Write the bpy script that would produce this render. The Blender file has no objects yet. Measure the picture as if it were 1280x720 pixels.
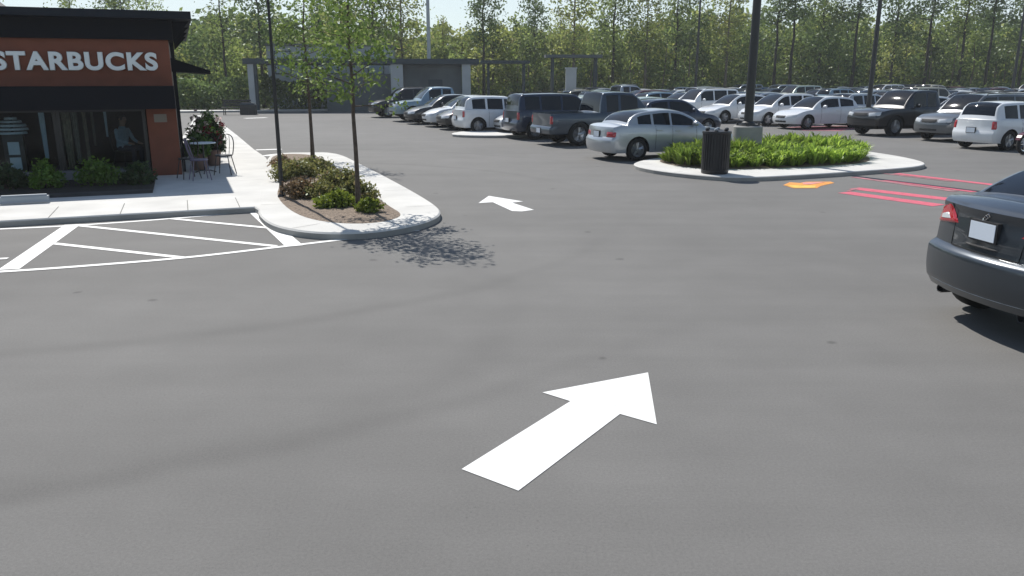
import bpy, bmesh, math, random
import numpy as np
from mathutils import Vector, Matrix

random.seed(7)
scene = bpy.context.scene
COL = scene.collection
R = math.radians

# ------------------------------------------------------------------ camera
F_PX, CAM_H, PITCH = 1000.0, 2.3, R(14.7)
SP, CP = math.sin(PITCH), math.cos(PITCH)
cam_d = bpy.data.cameras.new('camera')
cam_d.lens = 36.0 * F_PX / 1280.0
cam_d.clip_end = 3000
cam = bpy.data.objects.new('camera', cam_d)
COL.objects.link(cam)
cam.location = (0, 0, CAM_H)
cam.rotation_euler = (R(90) - PITCH, 0, 0)
scene.camera = cam


def G(px, py, z=0.0):
    """survey point: where the sight line of a photo pixel meets height z"""
    u, v = (px - 640) / F_PX, (360 - py) / F_PX
    t = (CAM_H - z) / (SP - v * CP)
    return Vector((u * t, t * (CP + v * SP), z))


def AT(px, Y):
    """point on the ground at distance Y in the direction of pixel column px"""
    g = (px - 640) / F_PX
    D = Y * CP + CAM_H * SP
    return Vector((g * D, Y, 0))


# site grid: everything on this lot is laid out on axes turned by 22 degrees
ANG = R(22)
DV = Vector((math.cos(ANG), math.sin(ANG), 0))
NV = Vector((-math.sin(ANG), math.cos(ANG), 0))

# ------------------------------------------------------------------ materials
MATS = {}


def mat(name, col, rough=0.7, metal=0.0, coat=0.0, spec=0.5, noise=None, bump=None, sss=None):
    """noise=(scale, amount[, detail]) varies the colour; bump=(scale,strength,dist)"""
    if name in MATS:
        return MATS[name]
    m = bpy.data.materials.new(name)
    m.use_nodes = True
    nt = m.node_tree
    b = nt.nodes['Principled BSDF']
    b.inputs['Base Color'].default_value = (*col, 1)
    b.inputs['Roughness'].default_value = rough
    b.inputs['Metallic'].default_value = metal
    b.inputs['Coat Weight'].default_value = coat
    b.inputs['Coat Roughness'].default_value = 0.05
    b.inputs['Specular IOR Level'].default_value = spec
    tc = nt.nodes.new('ShaderNodeTexCoord')
    if noise:
        n = nt.nodes.new('ShaderNodeTexNoise')
        n.inputs['Scale'].default_value = noise[0]
        n.inputs['Detail'].default_value = 6
        nt.links.new(tc.outputs['Object'], n.inputs['Vector'])
        mr = nt.nodes.new('ShaderNodeMapRange')
        mr.inputs['From Min'].default_value = .3
        mr.inputs['From Max'].default_value = .7
        mr.inputs['To Min'].default_value = 1 - noise[1]
        mr.inputs['To Max'].default_value = 1 + noise[1]
        nt.links.new(n.outputs['Fac'], mr.inputs['Value'])
        mx = nt.nodes.new('ShaderNodeVectorMath')
        mx.operation = 'SCALE'
        mx.inputs[0].default_value = col
        nt.links.new(mr.outputs['Result'], mx.inputs['Scale'])
        nt.links.new(mx.outputs[0], b.inputs['Base Color'])
    if bump:
        n2 = nt.nodes.new('ShaderNodeTexNoise')
        n2.inputs['Scale'].default_value = bump[0]
        n2.inputs['Detail'].default_value = 4
        nt.links.new(tc.outputs['Object'], n2.inputs['Vector'])
        bp = nt.nodes.new('ShaderNodeBump')
        bp.inputs['Strength'].default_value = bump[1]
        bp.inputs['Distance'].default_value = bump[2]
        nt.links.new(n2.outputs['Fac'], bp.inputs['Height'])
        nt.links.new(bp.outputs['Normal'], b.inputs['Normal'])
    MATS[name] = m
    return m


def leaf_mat(name, c1, c2, c3=None, trans=0.45):
    """leaves: every leaf its own tone between the colours, part of the light shines through"""
    if name in MATS:
        return MATS[name]
    m = bpy.data.materials.new(name)
    m.use_nodes = True
    nt = m.node_tree
    nt.nodes.clear()
    out = nt.nodes.new('ShaderNodeOutputMaterial')
    geo = nt.nodes.new('ShaderNodeNewGeometry')
    cr = nt.nodes.new('ShaderNodeValToRGB')
    cr.color_ramp.elements[0].color = (*c1, 1)
    cr.color_ramp.elements[1].color = (*c2, 1)
    if c3:
        e = cr.color_ramp.elements.new(0.93)
        e.color = (*c2, 1)
        cr.color_ramp.elements[2].color = (*c3, 1)
    nt.links.new(geo.outputs['Random Per Island'], cr.inputs['Fac'])
    tc = nt.nodes.new('ShaderNodeTexCoord')
    n = nt.nodes.new('ShaderNodeTexNoise')
    n.inputs['Scale'].default_value = .35
    n.inputs['Detail'].default_value = 3
    nt.links.new(geo.outputs['Position'], n.inputs['Vector'])
    mr = nt.nodes.new('ShaderNodeMapRange')
    mr.inputs['From Min'].default_value = .35
    mr.inputs['From Max'].default_value = .65
    mr.inputs['To Min'].default_value = .7
    mr.inputs['To Max'].default_value = 1.3
    nt.links.new(n.outputs['Fac'], mr.inputs['Value'])
    vm = nt.nodes.new('ShaderNodeVectorMath')
    vm.operation = 'SCALE'
    nt.links.new(cr.outputs['Color'], vm.inputs[0])
    nt.links.new(mr.outputs['Result'], vm.inputs['Scale'])
    d = nt.nodes.new('ShaderNodeBsdfDiffuse')
    t = nt.nodes.new('ShaderNodeBsdfTranslucent')
    g = nt.nodes.new('ShaderNodeBsdfGlossy')
    g.inputs['Roughness'].default_value = .45
    g.inputs['Color'].default_value = (.5, .55, .5, 1)
    nt.links.new(vm.outputs[0], d.inputs['Color'])
    nt.links.new(vm.outputs[0], t.inputs['Color'])
    mx = nt.nodes.new('ShaderNodeMixShader')
    mx.inputs[0].default_value = trans
    nt.links.new(d.outputs[0], mx.inputs[1])
    nt.links.new(t.outputs[0], mx.inputs[2])
    mx2 = nt.nodes.new('ShaderNodeMixShader')
    mx2.inputs[0].default_value = .06
    nt.links.new(mx.outputs[0], mx2.inputs[1])
    nt.links.new(g.outputs[0], mx2.inputs[2])
    nt.links.new(mx2.outputs[0], out.inputs['Surface'])
    MATS[name] = m
    return m


def asphalt_mat():
    m = bpy.data.materials.new('asphalt')
    m.use_nodes = True
    nt = m.node_tree
    L = nt.links.new
    b = nt.nodes['Principled BSDF']
    b.inputs['Roughness'].default_value = .85
    b.inputs['Specular IOR Level'].default_value = .3
    tc = nt.nodes.new('ShaderNodeTexCoord')
    P = tc.outputs['Object']

    def noise(scale, detail=4, rough=.5, vec=None):
        n = nt.nodes.new('ShaderNodeTexNoise')
        n.inputs['Scale'].default_value = scale
        n.inputs['Detail'].default_value = detail
        n.inputs['Roughness'].default_value = rough
        L(vec or P, n.inputs['Vector'])
        return n.outputs['Fac']

    def rng(v, a, b_, c, d):
        r = nt.nodes.new('ShaderNodeMapRange')
        for k, x in zip(('From Min', 'From Max', 'To Min', 'To Max'), (a, b_, c, d)):
            r.inputs[k].default_value = x
        L(v, r.inputs['Value'])
        return r.outputs['Result']

    def mul(a, b_):
        x = nt.nodes.new('ShaderNodeMath')
        x.operation = 'MULTIPLY'
        L(a, x.inputs[0])
        if isinstance(b_, float):
            x.inputs[1].default_value = b_
        else:
            L(b_, x.inputs[1])
        return x.outputs[0]

    big = rng(noise(.16, 3), .3, .7, .90, 1.08)
    mid = rng(noise(1.3, 5, .6), .3, .7, .95, 1.05)
    grit = rng(noise(55, 3, .7), .3, .7, .88, 1.12)
    grit2 = rng(noise(190, 2, .7), .3, .7, .86, 1.14)
    # long faint streaks along the driving direction
    mp = nt.nodes.new('ShaderNodeMapping')
    mp.inputs['Rotation'].default_value = (0, 0, R(-15))
    mp.inputs['Scale'].default_value = (.12, 1.6, 1)
    L(P, mp.inputs['Vector'])
    streak = rng(noise(1.0, 4, .6, mp.outputs['Vector']), .35, .68, .95, 1.04)
    # small dark pits
    vo = nt.nodes.new('ShaderNodeTexVoronoi')
    vo.inputs['Scale'].default_value = 14
    L(P, vo.inputs['Vector'])
    pit = rng(vo.outputs['Distance'], .05, .11, .72, 1.0)
    pm = rng(noise(.45, 3), .52, .60, 0, 1)
    pmix = nt.nodes.new('ShaderNodeMix')
    pmix.data_type = 'FLOAT'
    L(pm, pmix.inputs[0])
    pmix.inputs[2].default_value = 1.0
    L(pit, pmix.inputs[3])
    # a few oil spots
    vo2 = nt.nodes.new('ShaderNodeTexVoronoi')
    vo2.inputs['Scale'].default_value = .9
    vw = nt.nodes.new('ShaderNodeTexNoise')
    vw.inputs['Scale'].default_value = 5
    vw.inputs['Detail'].default_value = 4
    L(P, vw.inputs['Vector'])
    va = nt.nodes.new('ShaderNodeVectorMath')
    va.operation = 'MULTIPLY_ADD'
    L(vw.outputs['Color'], va.inputs[0])
    va.inputs[1].default_value = (.14, .14, 0)
    L(P, va.inputs[2])
    L(va.outputs[0], vo2.inputs['Vector'])
    oil = rng(vo2.outputs['Distance'], .03, .06, .66, 1.0)
    v = mul(mul(mul(big, mid), mul(grit, grit2)), mul(mul(streak, oil), pmix.outputs[0]))
    # worn tyre tracks: rings about three centres (curving traffic)
    wob = nt.nodes.new('ShaderNodeTexNoise')
    wob.inputs['Scale'].default_value = .5
    L(P, wob.inputs['Vector'])
    sx = nt.nodes.new('ShaderNodeSeparateXYZ')
    L(P, sx.inputs[0])
    xfade = rng(sx.outputs['X'], -.5, 2.5, 0, 1)
    for (cx, cy, rad, w, amt) in TRACKS:
        d = nt.nodes.new('ShaderNodeVectorMath')
        d.operation = 'DISTANCE'
        L(P, d.inputs[0])
        d.inputs[1].default_value = (cx, cy, 0)
        ad = nt.nodes.new('ShaderNodeMath')
        ad.operation = 'MULTIPLY_ADD'
        L(wob.outputs['Fac'], ad.inputs[0])
        ad.inputs[1].default_value = .5
        L(d.outputs['Value'], ad.inputs[2])
        s = nt.nodes.new('ShaderNodeMath')
        s.operation = 'SUBTRACT'
        L(ad.outputs[0], s.inputs[0])
        s.inputs[1].default_value = rad + .25
        ab = nt.nodes.new('ShaderNodeMath')
        ab.operation = 'ABSOLUTE'
        L(s.outputs[0], ab.inputs[0])
        r = nt.nodes.new('ShaderNodeMapRange')
        r.interpolation_type = 'SMOOTHSTEP'
        for k, x in zip(('From Min', 'From Max', 'To Min', 'To Max'), (0, w, 1 - amt, 1)):
            r.inputs[k].default_value = x
        L(ab.outputs[0], r.inputs['Value'])
        fade = nt.nodes.new('ShaderNodeMix')
        fade.data_type = 'FLOAT'
        L(xfade, fade.inputs[0])
        L(r.outputs['Result'], fade.inputs[2])
        fade.inputs[3].default_value = 1.0
        v = mul(v, fade.outputs[0])
    vm = nt.nodes.new('ShaderNodeVectorMath')
    vm.operation = 'SCALE'
    vm.inputs[0].default_value = ASPH
    L(v, vm.inputs['Scale'])
    L(vm.outputs[0], b.inputs['Base Color'])
    bp = nt.nodes.new('ShaderNodeBump')
    bp.inputs['Strength'].default_value = .35
    bp.inputs['Distance'].default_value = .004
    L(noise(120, 3, .7), bp.inputs['Height'])
    L(bp.outputs['Normal'], b.inputs['Normal'])
    return m


ASPH = (.165, .161, .154)


def circ(p, q, r):
    """circle through three points"""
    ax, ay, bx, by, cx, cy = p.x, p.y, q.x, q.y, r.x, r.y
    d = 2 * (ax * (by - cy) + bx * (cy - ay) + cx * (ay - by))
    ux = ((ax * ax + ay * ay) * (by - cy) + (bx * bx + by * by) * (cy - ay) + (cx * cx + cy * cy) * (ay - by)) / d
    uy = ((ax * ax + ay * ay) * (cx - bx) + (bx * bx + by * by) * (ax - cx) + (cx * cx + cy * cy) * (bx - ax)) / d
    return ux, uy, math.hypot(ax - ux, ay - uy)


TRACKS = []
for pts, w, amt in (([(0, 444), (380, 402), (640, 348)], .22, .10), ([(280, 572), (520, 515), (720, 455)], .22, .10),
                    ([(0, 610), (300, 560), (560, 470)], .35, .05)):
    TRACKS.append((*circ(*[G(*p) for p in pts]), w, amt))

M_ASPH = asphalt_mat()
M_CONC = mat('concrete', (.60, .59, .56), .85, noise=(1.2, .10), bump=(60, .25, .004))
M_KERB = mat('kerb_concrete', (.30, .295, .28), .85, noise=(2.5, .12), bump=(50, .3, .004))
M_PAINT = mat('road_paint_white', (.78, .78, .76), .6, noise=(30, .05), bump=(120, .3, .003))
M_RED = mat('road_paint_red', (.62, .11, .16), .7, noise=(9, .2))
M_REDF = mat('road_paint_red_faded', (.42, .16, .18), .75, noise=(6, .3))
M_ORANGE = mat('road_paint_orange', (.75, .30, .05), .65, noise=(6, .2))
M_YELLOW = mat('road_paint_yellow', (.72, .48, .08), .65, noise=(6, .2))
M_PINK = mat('road_paint_pink', (.70, .28, .25), .65, noise=(8, .2))
M_MULCH = mat('mulch', (.24, .185, .14), .95, noise=(28, .5), bump=(45, 1, .03))
M_GRASS = mat('grass_ground', (.06, .08, .03), .95, noise=(.4, .4))
M_BLACK = mat('black_metal', (.012, .012, .014), .45, spec=.5)
M_POLE = mat('dark_bronze_metal', (.022, .023, .025), .5, noise=(4, .15))
M_GPOLE = mat('galvanised_metal', (.33, .36, .38), .45, metal=.4)
M_TYRE = mat('tyre_rubber', (.012, .012, .012), .85)
M_RIM = mat('rim_metal', (.42, .43, .45), .3, metal=.8)
M_UNDER = mat('underbody', (.008, .008, .009), .9)
M_GLASS = mat('car_glass', (.006, .009, .014), .04, spec=.35)
M_TAIL = mat('tail_lamp_red', (.42, .012, .022), .15, coat=1)
M_LAMPW = mat('lamp_clear', (.62, .64, .66), .12, coat=1)
M_CHROME = mat('chrome', (.7, .7, .72), .12, metal=1)
M_PLATE = mat('number_plate', (.62, .68, .76), .5)
M_SEAM = mat('door_gap', (.01, .01, .01), .9)
M_TRIM = mat('black_plastic', (.018, .018, .02), .6)
M_BARK = mat('bark', (.085, .065, .05), .95, noise=(12, .35), bump=(25, .6, .02))
M_BARKD = mat('dark_bark', (.04, .034, .028), .95, noise=(8, .3))
M_BARKL = mat('pale_bark', (.16, .13, .10), .95, noise=(8, .3))


def wear(m, lo=.60, hi=.72, col=(.30, .295, .285)):
    """worn spots where the asphalt grey shows through the paint"""
    nt = m.node_tree
    b = nt.nodes['Principled BSDF']
    src = b.inputs['Base Color'].links[0].from_socket
    tc = nt.nodes.new('ShaderNodeTexCoord')
    n = nt.nodes.new('ShaderNodeTexNoise')
    n.inputs['Scale'].default_value = 4.5
    n.inputs['Detail'].default_value = 12
    n.inputs['Roughness'].default_value = .75
    nt.links.new(tc.outputs['Object'], n.inputs['Vector'])
    mr = nt.nodes.new('ShaderNodeMapRange')
    mr.inputs['From Min'].default_value = lo
    mr.inputs['From Max'].default_value = hi
    mr.inputs['To Max'].default_value = .75
    nt.links.new(n.outputs['Fac'], mr.inputs['Value'])
    mx = nt.nodes.new('ShaderNodeMix')
    mx.data_type = 'RGBA'
    nt.links.new(mr.outputs['Result'], mx.inputs[0])
    nt.links.new(src, mx.inputs[6])
    mx.inputs[7].default_value = (*col, 1)
    nt.links.new(mx.outputs[2], b.inputs['Base Color'])


wear(M_PAINT)
wear(M_RED, .52, .66, (.16, .13, .13))
wear(M_REDF, .46, .60, (.16, .14, .14))
wear(M_CONC, .60, .80, (.42, .41, .38))


# ------------------------------------------------------------------ object helpers
def tag(o, label=None, cat=None, group=None, kind=None):
    if label: o['label'] = label
    if cat: o['category'] = cat
    if group: o['group'] = group
    if kind: o['kind'] = kind
    return o


def link(name, me, parent=None):
    o = bpy.data.objects.new(name, me)
    COL.objects.link(o)
    if parent is not None:
        o.parent = parent
    return o


def empty(name, loc=(0, 0, 0), rz=0.0):
    o = bpy.data.objects.new(name, None)
    COL.objects.link(o)
    o.empty_display_size = .2
    o.location = loc
    o.rotation_euler = (0, 0, rz)
    return o


CHILDREN = {}


def copy_tree(o, parent=None):
    c = o.copy()
    COL.objects.link(c)
    if parent is not None:
        c.parent = parent
    for ch in [x for x in o.children]:
        copy_tree(ch, c)
    return c


class MB:
    def __init__(s):
        s.v, s.f, s.m = [], [], []

    def add(s, vs, fs, mi=0):
        o = len(s.v)
        s.v += [tuple(p) for p in vs]
        for f in fs:
            s.f.append(tuple(i + o for i in f))
            s.m.append(mi)
        return s

    def box(s, c, size, rz=0, mi=0, taper=1.0):
        hx, hy, hz = size[0] / 2, size[1] / 2, size[2] / 2
        ca, sa = math.cos(rz), math.sin(rz)
        vs = []
        for z, k in ((-hz, 1), (hz, taper)):
            for x, y in ((-hx, -hy), (hx, -hy), (hx, hy), (-hx, hy)):
                x *= k; y *= k
                vs.append((c[0] + x * ca - y * sa, c[1] + x * sa + y * ca, c[2] + z))
        return s.add(vs, [(0, 3, 2, 1), (4, 5, 6, 7), (0, 1, 5, 4), (1, 2, 6, 5), (2, 3, 7, 6), (3, 0, 4, 7)], mi)

    def bb(s, x0, x1, y0, y1, z0, z1, mi=0):
        return s.box(((x0 + x1) / 2, (y0 + y1) / 2, (z0 + z1) / 2), (abs(x1 - x0), abs(y1 - y0), abs(z1 - z0)), 0, mi)

    def lathe(s, prof, c=(0, 0, 0), n=24, axis='z', mi=0, closed=False):
        vs, fs = [], []
        m = len(prof)
        for i in range(n):
            a = 2 * math.pi * i / n
            for r, h in prof:
                if axis == 'z':
                    p = (r * math.cos(a), r * math.sin(a), h)
                else:
                    p = (r * math.cos(a), h, r * math.sin(a))
                vs.append((c[0] + p[0], c[1] + p[1], c[2] + p[2]))
        for i in range(n):
            j = (i + 1) % n
            for k in range(m - 1 + (1 if closed else 0)):
                k2 = (k + 1) % m
                q = (i * m + k, j * m + k, j * m + k2, i * m + k2)
                fs.append(q if axis == 'z' else q[::-1])
        return s.add(vs, fs, mi)

    def tube(s, pts, rads, n=8, mi=0, cap=True):
        pts = [Vector(p) for p in pts]
        if not hasattr(rads, '__len__'):
            rads = [rads] * len(pts)
        vs, fs = [], []
        ref = None
        for i, p in enumerate(pts):
            d = (pts[min(i + 1, len(pts) - 1)] - pts[max(i - 1, 0)]).normalized()
            if ref is None:
                ref = Vector((1, 0, 0)) if abs(d.x) < .8 else Vector((0, 1, 0))
            a = d.cross(ref).normalized()
            b = d.cross(a).normalized()
            ref = -b if False else ref
            for k in range(n):
                t = 2 * math.pi * k / n
                vs.append(p + (a * math.cos(t) + b * math.sin(t)) * rads[i])
        for i in range(len(pts) - 1):
            for k in range(n):
                k2 = (k + 1) % n
                fs.append((i * n + k, i * n + k2, (i + 1) * n + k2, (i + 1) * n + k))
        if cap:
            fs.append(tuple(range(n))[::-1])
            fs.append(tuple((len(pts) - 1) * n + k for k in range(n)))
        return s.add(vs, fs, mi)

    def build(s, name, mats, parent=None, smooth=False, angle=35):
        me = bpy.data.meshes.new(name)
        me.from_pydata(s.v, [], s.f)
        if not isinstance(mats, (list, tuple)):
            mats = [mats]
        for m in mats:
            me.materials.append(m)
        if any(s.m):
            me.polygons.foreach_set('material_index', s.m)
        if smooth:
            me.polygons.foreach_set('use_smooth', [True] * len(me.polygons))
            me.set_sharp_from_angle(angle=R(angle))
        me.update()
        return link(name, me, parent)


def fix_normals(o):
    bm = bmesh.new()
    bm.from_mesh(o.data)
    bmesh.ops.recalc_face_normals(bm, faces=bm.faces)
    bm.to_mesh(o.data)
    bm.free()
    return o


def smooth_poly(pts, n=4, it=2):
    """round a closed outline by corner cutting"""
    pts = [Vector((p[0], p[1], 0)) for p in pts]
    for _ in range(it):
        q = []
        for i in range(len(pts)):
            a, b = pts[i], pts[(i + 1) % len(pts)]
            q += [a * .75 + b * .25, a * .25 + b * .75]
        pts = q
    return pts


def area2(p):
    return sum(p[i].x * p[(i + 1) % len(p)].y - p[(i + 1) % len(p)].x * p[i].y for i in range(len(p)))


def inset(pts, d):
    """move a closed outline inwards by d"""
    if area2(pts) < 0:
        pts = pts[::-1]
    out = []
    n = len(pts)
    for i in range(n):
        a = (pts[i] - pts[i - 1]); b = (pts[(i + 1) % n] - pts[i])
        if a.length < 1e-6: a = b
        if b.length < 1e-6: b = a
        a.normalize(); b.normalize()
        na, nb = Vector((-a.y, a.x, 0)), Vector((-b.y, b.x, 0))
        v = (na + nb)
        if v.length < 1e-4: v = na
        v.normalize()
        out.append(pts[i] + v * d / max(.5, v.dot(na)))
    return out


def slab(name, pts, z0, z1, m, bevel=.02, parent=None, top=True):
    """a kerbed slab: outline pts, wall from z0 up, bevelled top edge, flat top"""
    pts = [Vector((p[0], p[1], 0)) for p in pts]
    if area2(pts) < 0:
        pts = pts[::-1]
    n = len(pts)
    ins = inset(pts, bevel)
    b = MB()
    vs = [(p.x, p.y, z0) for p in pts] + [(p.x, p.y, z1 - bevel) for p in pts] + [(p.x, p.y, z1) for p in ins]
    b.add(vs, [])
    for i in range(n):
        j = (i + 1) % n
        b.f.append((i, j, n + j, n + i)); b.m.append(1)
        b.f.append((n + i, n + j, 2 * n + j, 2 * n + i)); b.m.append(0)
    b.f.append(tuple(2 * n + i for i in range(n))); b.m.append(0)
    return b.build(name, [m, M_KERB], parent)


def strip(pts, w, z):
    """painted line of width w along points"""
    pts = [Vector((p[0], p[1], 0)) for p in pts]
    vs, fs = [], []
    for i, p in enumerate(pts):
        d = (pts[min(i + 1, len(pts) - 1)] - pts[max(i - 1, 0)]).normalized()
        nrm = Vector((-d.y, d.x, 0)) * w / 2
        vs += [(p.x + nrm.x, p.y + nrm.y, z), (p.x - nrm.x, p.y - nrm.y, z)]
    for i in range(len(pts) - 1):
        fs.append((2 * i, 2 * i + 1, 2 * i + 3, 2 * i + 2))
    return vs, fs


def catmull(pts, k=8):
    pts = [Vector(p) for p in pts]
    out = []
    for i in range(len(pts) - 1):
        p0, p1, p2, p3 = pts[max(i - 1, 0)], pts[i], pts[i + 1], pts[min(i + 2, len(pts) - 1)]
        for j in range(k):
            t = j / k
            out.append(.5 * ((2 * p1) + (p2 - p0) * t + (2 * p0 - 5 * p1 + 4 * p2 - p3) * t * t + (3 * p1 - p0 - 3 * p2 + p3) * t ** 3))
    out.append(pts[-1])
    return out


# ------------------------------------------------------------------ leaves and trees (numpy)
def leaf_quads(cent, size, rs, flat=0.0, aspect=.55):
    """diamond leaves at centres cent (n,3); size (n,)"""
    n = len(cent)
    u = rs.normal(size=(n, 3)); u /= np.linalg.norm(u, axis=1)[:, None]
    w = rs.normal(size=(n, 3)); w[:, 2] += flat; 
    v = np.cross(u, w); v /= np.linalg.norm(v, axis=1)[:, None] + 1e-9
    u = u * size[:, None]; v = v * size[:, None] * aspect
    V = np.stack([cent - u, cent + v, cent + u, cent - v], axis=1).reshape(-1, 3)
    return V


def mesh_quads(name, V, m, parent=None):
    n = len(V) // 4
    me = bpy.data.meshes.new(name)
    me.vertices.add(4 * n)
    me.vertices.foreach_set('co', V.astype(np.float32).ravel())
    me.loops.add(4 * n)
    me.loops.foreach_set('vertex_index', np.arange(4 * n, dtype=np.int32))
    me.polygons.add(n)
    me.polygons.foreach_set('loop_start', np.arange(0, 4 * n, 4, dtype=np.int32))
    me.update(calc_edges=True)
    me.materials.append(m)
    return link(name, me, parent)


def make_tree(name, H, cb, rad, nbr, nleaf, lsize, bark, leaf, seed, r0=.12, clump=.35, shape='oval', lean=0., tone=1., droop=.1, ends=.35):
    rs = np.random.RandomState(seed)
    rd = random.Random(seed)
    root = empty(name)
    b = MB()
    k = 9
    tp = [Vector((lean * (i / k) ** 1.5 * H + rd.uniform(-1, 1) * .012 * H * (i / k), rd.uniform(-1, 1) * .012 * H * (i / k), H * i / k)) for i in range(k + 1)]
    tp[0].z = -.05
    rr = [r0 * (1 - .86 * i / k) for i in range(k + 1)]
    rr[0] *= 1.25
    b.tube(tp, rr, 8)

    def trunk_at(t):
        f = t * k
        i = min(int(f), k - 1)
        return tp[i].lerp(tp[i + 1], f - i)
    cents, wts = [], []
    for i in range(nbr):
        t = cb / H + (1 - cb / H) * ((i + rd.random()) / nbr) * .97
        q = (t - cb / H) / (1 - cb / H)
        if shape == 'oval':
            env = math.sin(math.pi * min(1, .18 + q * .80)) ** .7
        elif shape == 'cone':
            env = (1 - q) ** .8 + .08
        else:
            env = .5 + .5 * math.sin(q * 3 + seed) * rd.random() + .2
        ln = rad * env * rd.uniform(.65, 1.15)
        a = i * 2.4 + rd.uniform(-.5, .5)
        up = rd.uniform(.15, .7) * (1 - .3 * q) - droop
        p0 = trunk_at(t)
        p1 = p0 + Vector((math.cos(a) * ln * .5, math.sin(a) * ln * .5, ln * up * .4))
        p2 = p0 + Vector((math.cos(a + .2) * ln, math.sin(a + .2) * ln, ln * up * .95))
        rb = rr[min(int(t * k), k)] * .45
        b.tube([p0, p1, p2], [rb, rb * .6, rb * .2], 5)
        pts = []
        for s in np.linspace(ends, 1.05, 6):
            c = p0.lerp(p1, s * 2) if s < .5 else p1.lerp(p2, (s - .5) * 2)
            pts.append(c)
        for c in pts:
            cents.append((c.x, c.y, c.z)); wts.append(ln)
        # twigs
        for s in (.45, .7):
            c = p1.lerp(p2, s)
            tw = c + Vector((rd.uniform(-1, 1), rd.uniform(-1, 1), rd.uniform(-.1, .8))) * ln * .35
            b.tube([c, tw], [rb * .3, rb * .1], 4)
            cents.append((tw.x, tw.y, tw.z)); wts.append(ln)
    top = trunk_at(1)
    cents.append((top.x, top.y, top.z)); wts.append(rad * .5)
    tr = b.build('trunk', bark, root, smooth=True, angle=60)
    cents = np.array(cents); wts = np.array(wts) ** 1.3; wts /= wts.sum()
    # uneven clumps
    wts *= rs.uniform(.15, 1.8, len(wts)); wts /= wts.sum()
    idx = rs.choice(len(cents), nleaf, p=wts)
    C = cents[idx] + rs.normal(size=(nleaf, 3)) * clump * np.array([1, 1, .75])
    C[:, 2] = np.maximum(C[:, 2], cb * .82)
    S = lsize * rs.uniform(.6, 1.3, nleaf)
    mesh_quads('crown', leaf_quads(C, S, rs, .6), leaf, root)
    return root


def make_shrub(name, rx, ry, h, n, ls, leaf, seed, bark=None, spiky=0.):
    """a low bush: stems from the ground carrying many small leaves"""
    rs = np.random.RandomState(seed)
    root = empty(name)
    b = MB()
    tips = []
    for i in range(14):
        a = rs.uniform(0, 6.28); r = math.sqrt(rs.uniform(0, 1))
        tip = Vector((math.cos(a) * rx * r * .85, math.sin(a) * ry * r * .85, h * (.55 + .4 * (1 - r * r)) * rs.uniform(.75, 1.1)))
        b.tube([(tip.x * .15, tip.y * .15, -.03), (tip.x * .6, tip.y * .6, tip.z * .5), tip], [.012, .008, .004], 4)
        tips.append(tip)
    b.build('stem', bark or M_BARK, root)
    k = 30
    cl = np.zeros((k, 3))
    a = rs.uniform(0, 6.28, k); r = np.sqrt(rs.uniform(0, 1, k))
    cl[:, 0] = np.cos(a) * rx * r * .8; cl[:, 1] = np.sin(a) * ry * r * .8
    cl[:, 2] = h * (.25 + .6 * (1 - r ** 2)) * rs.uniform(.5, 1.15, k)
    idx = rs.randint(0, k, n)
    C = cl[idx] + rs.normal(size=(n, 3)) * np.array([rx * .17, ry * .17, h * .15])
    C[:, 2] = np.abs(C[:, 2]) + .01
    mesh_quads('foliage', leaf_quads(C, ls * rs.uniform(.6, 1.3, n), rs, .3, .5), leaf, root)
    return root


# ------------------------------------------------------------------ world, sun, view
SUN_EL = R(48)
SUN_TO = Vector((-.49, .87, 0)).normalized()      # horizontal direction towards the sun
w = bpy.data.worlds.new('World')
scene.world = w
w.use_nodes = True
nt = w.node_tree
bg = nt.nodes['Background']
sky = nt.nodes.new('ShaderNodeTexSky')
sky.sky_type = 'NISHITA'
sky.sun_disc = False
sky.sun_elevation = SUN_EL
sky.sun_rotation = math.atan2(SUN_TO.x, SUN_TO.y)
sky.air_density = 1.0
sky.dust_density = .4
sky.ozone_density = 1.0
# thin bright veil of cloud over the blue
wtc = nt.nodes.new('ShaderNodeTexCoord')
wmp = nt.nodes.new('ShaderNodeMapping')
wmp.inputs['Scale'].default_value = (1, 1, 4)
nt.links.new(wtc.outputs['Generated'], wmp.inputs['Vector'])
wn = nt.nodes.new('ShaderNodeTexNoise')
wn.inputs['Scale'].default_value = 3
wn.inputs['Detail'].default_value = 6
nt.links.new(wmp.outputs['Vector'], wn.inputs['Vector'])
wr = nt.nodes.new('ShaderNodeMapRange')
wr.inputs['From Min'].default_value = .35
wr.inputs['From Max'].default_value = .7
wr.inputs['To Min'].default_value = .7
wr.inputs['To Max'].default_value = 1.0
nt.links.new(wn.outputs['Fac'], wr.inputs['Value'])
wm = nt.nodes.new('ShaderNodeMix')
wm.data_type = 'RGBA'
# the veil lies low: white towards the horizon, clear blue overhead
wsx = nt.nodes.new('ShaderNodeSeparateXYZ')
nt.links.new(wtc.outputs['Generated'], wsx.inputs[0])
wz = nt.nodes.new('ShaderNodeMapRange')
wz.interpolation_type = 'SMOOTHSTEP'
for k_, x_ in zip(('From Min', 'From Max', 'To Min', 'To Max'), (.06, .40, 1.0, .05)):
    wz.inputs[k_].default_value = x_
nt.links.new(wsx.outputs['Z'], wz.inputs['Value'])
wmul = nt.nodes.new('ShaderNodeMath')
wmul.operation = 'MULTIPLY'
nt.links.new(wr.outputs['Result'], wmul.inputs[0])
nt.links.new(wz.outputs['Result'], wmul.inputs[1])
nt.links.new(wmul.outputs[0], wm.inputs[0])
nt.links.new(sky.outputs['Color'], wm.inputs[6])
wm.inputs[7].default_value = (7.6, 8.8, 9.2, 1)
nt.links.new(wm.outputs[2], bg.inputs['Color'])
bg.inputs['Strength'].default_value = .08
sun_d = bpy.data.lights.new('sun', 'SUN')
sun_d.energy = 4.0
sun_d.angle = R(.5)
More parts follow.
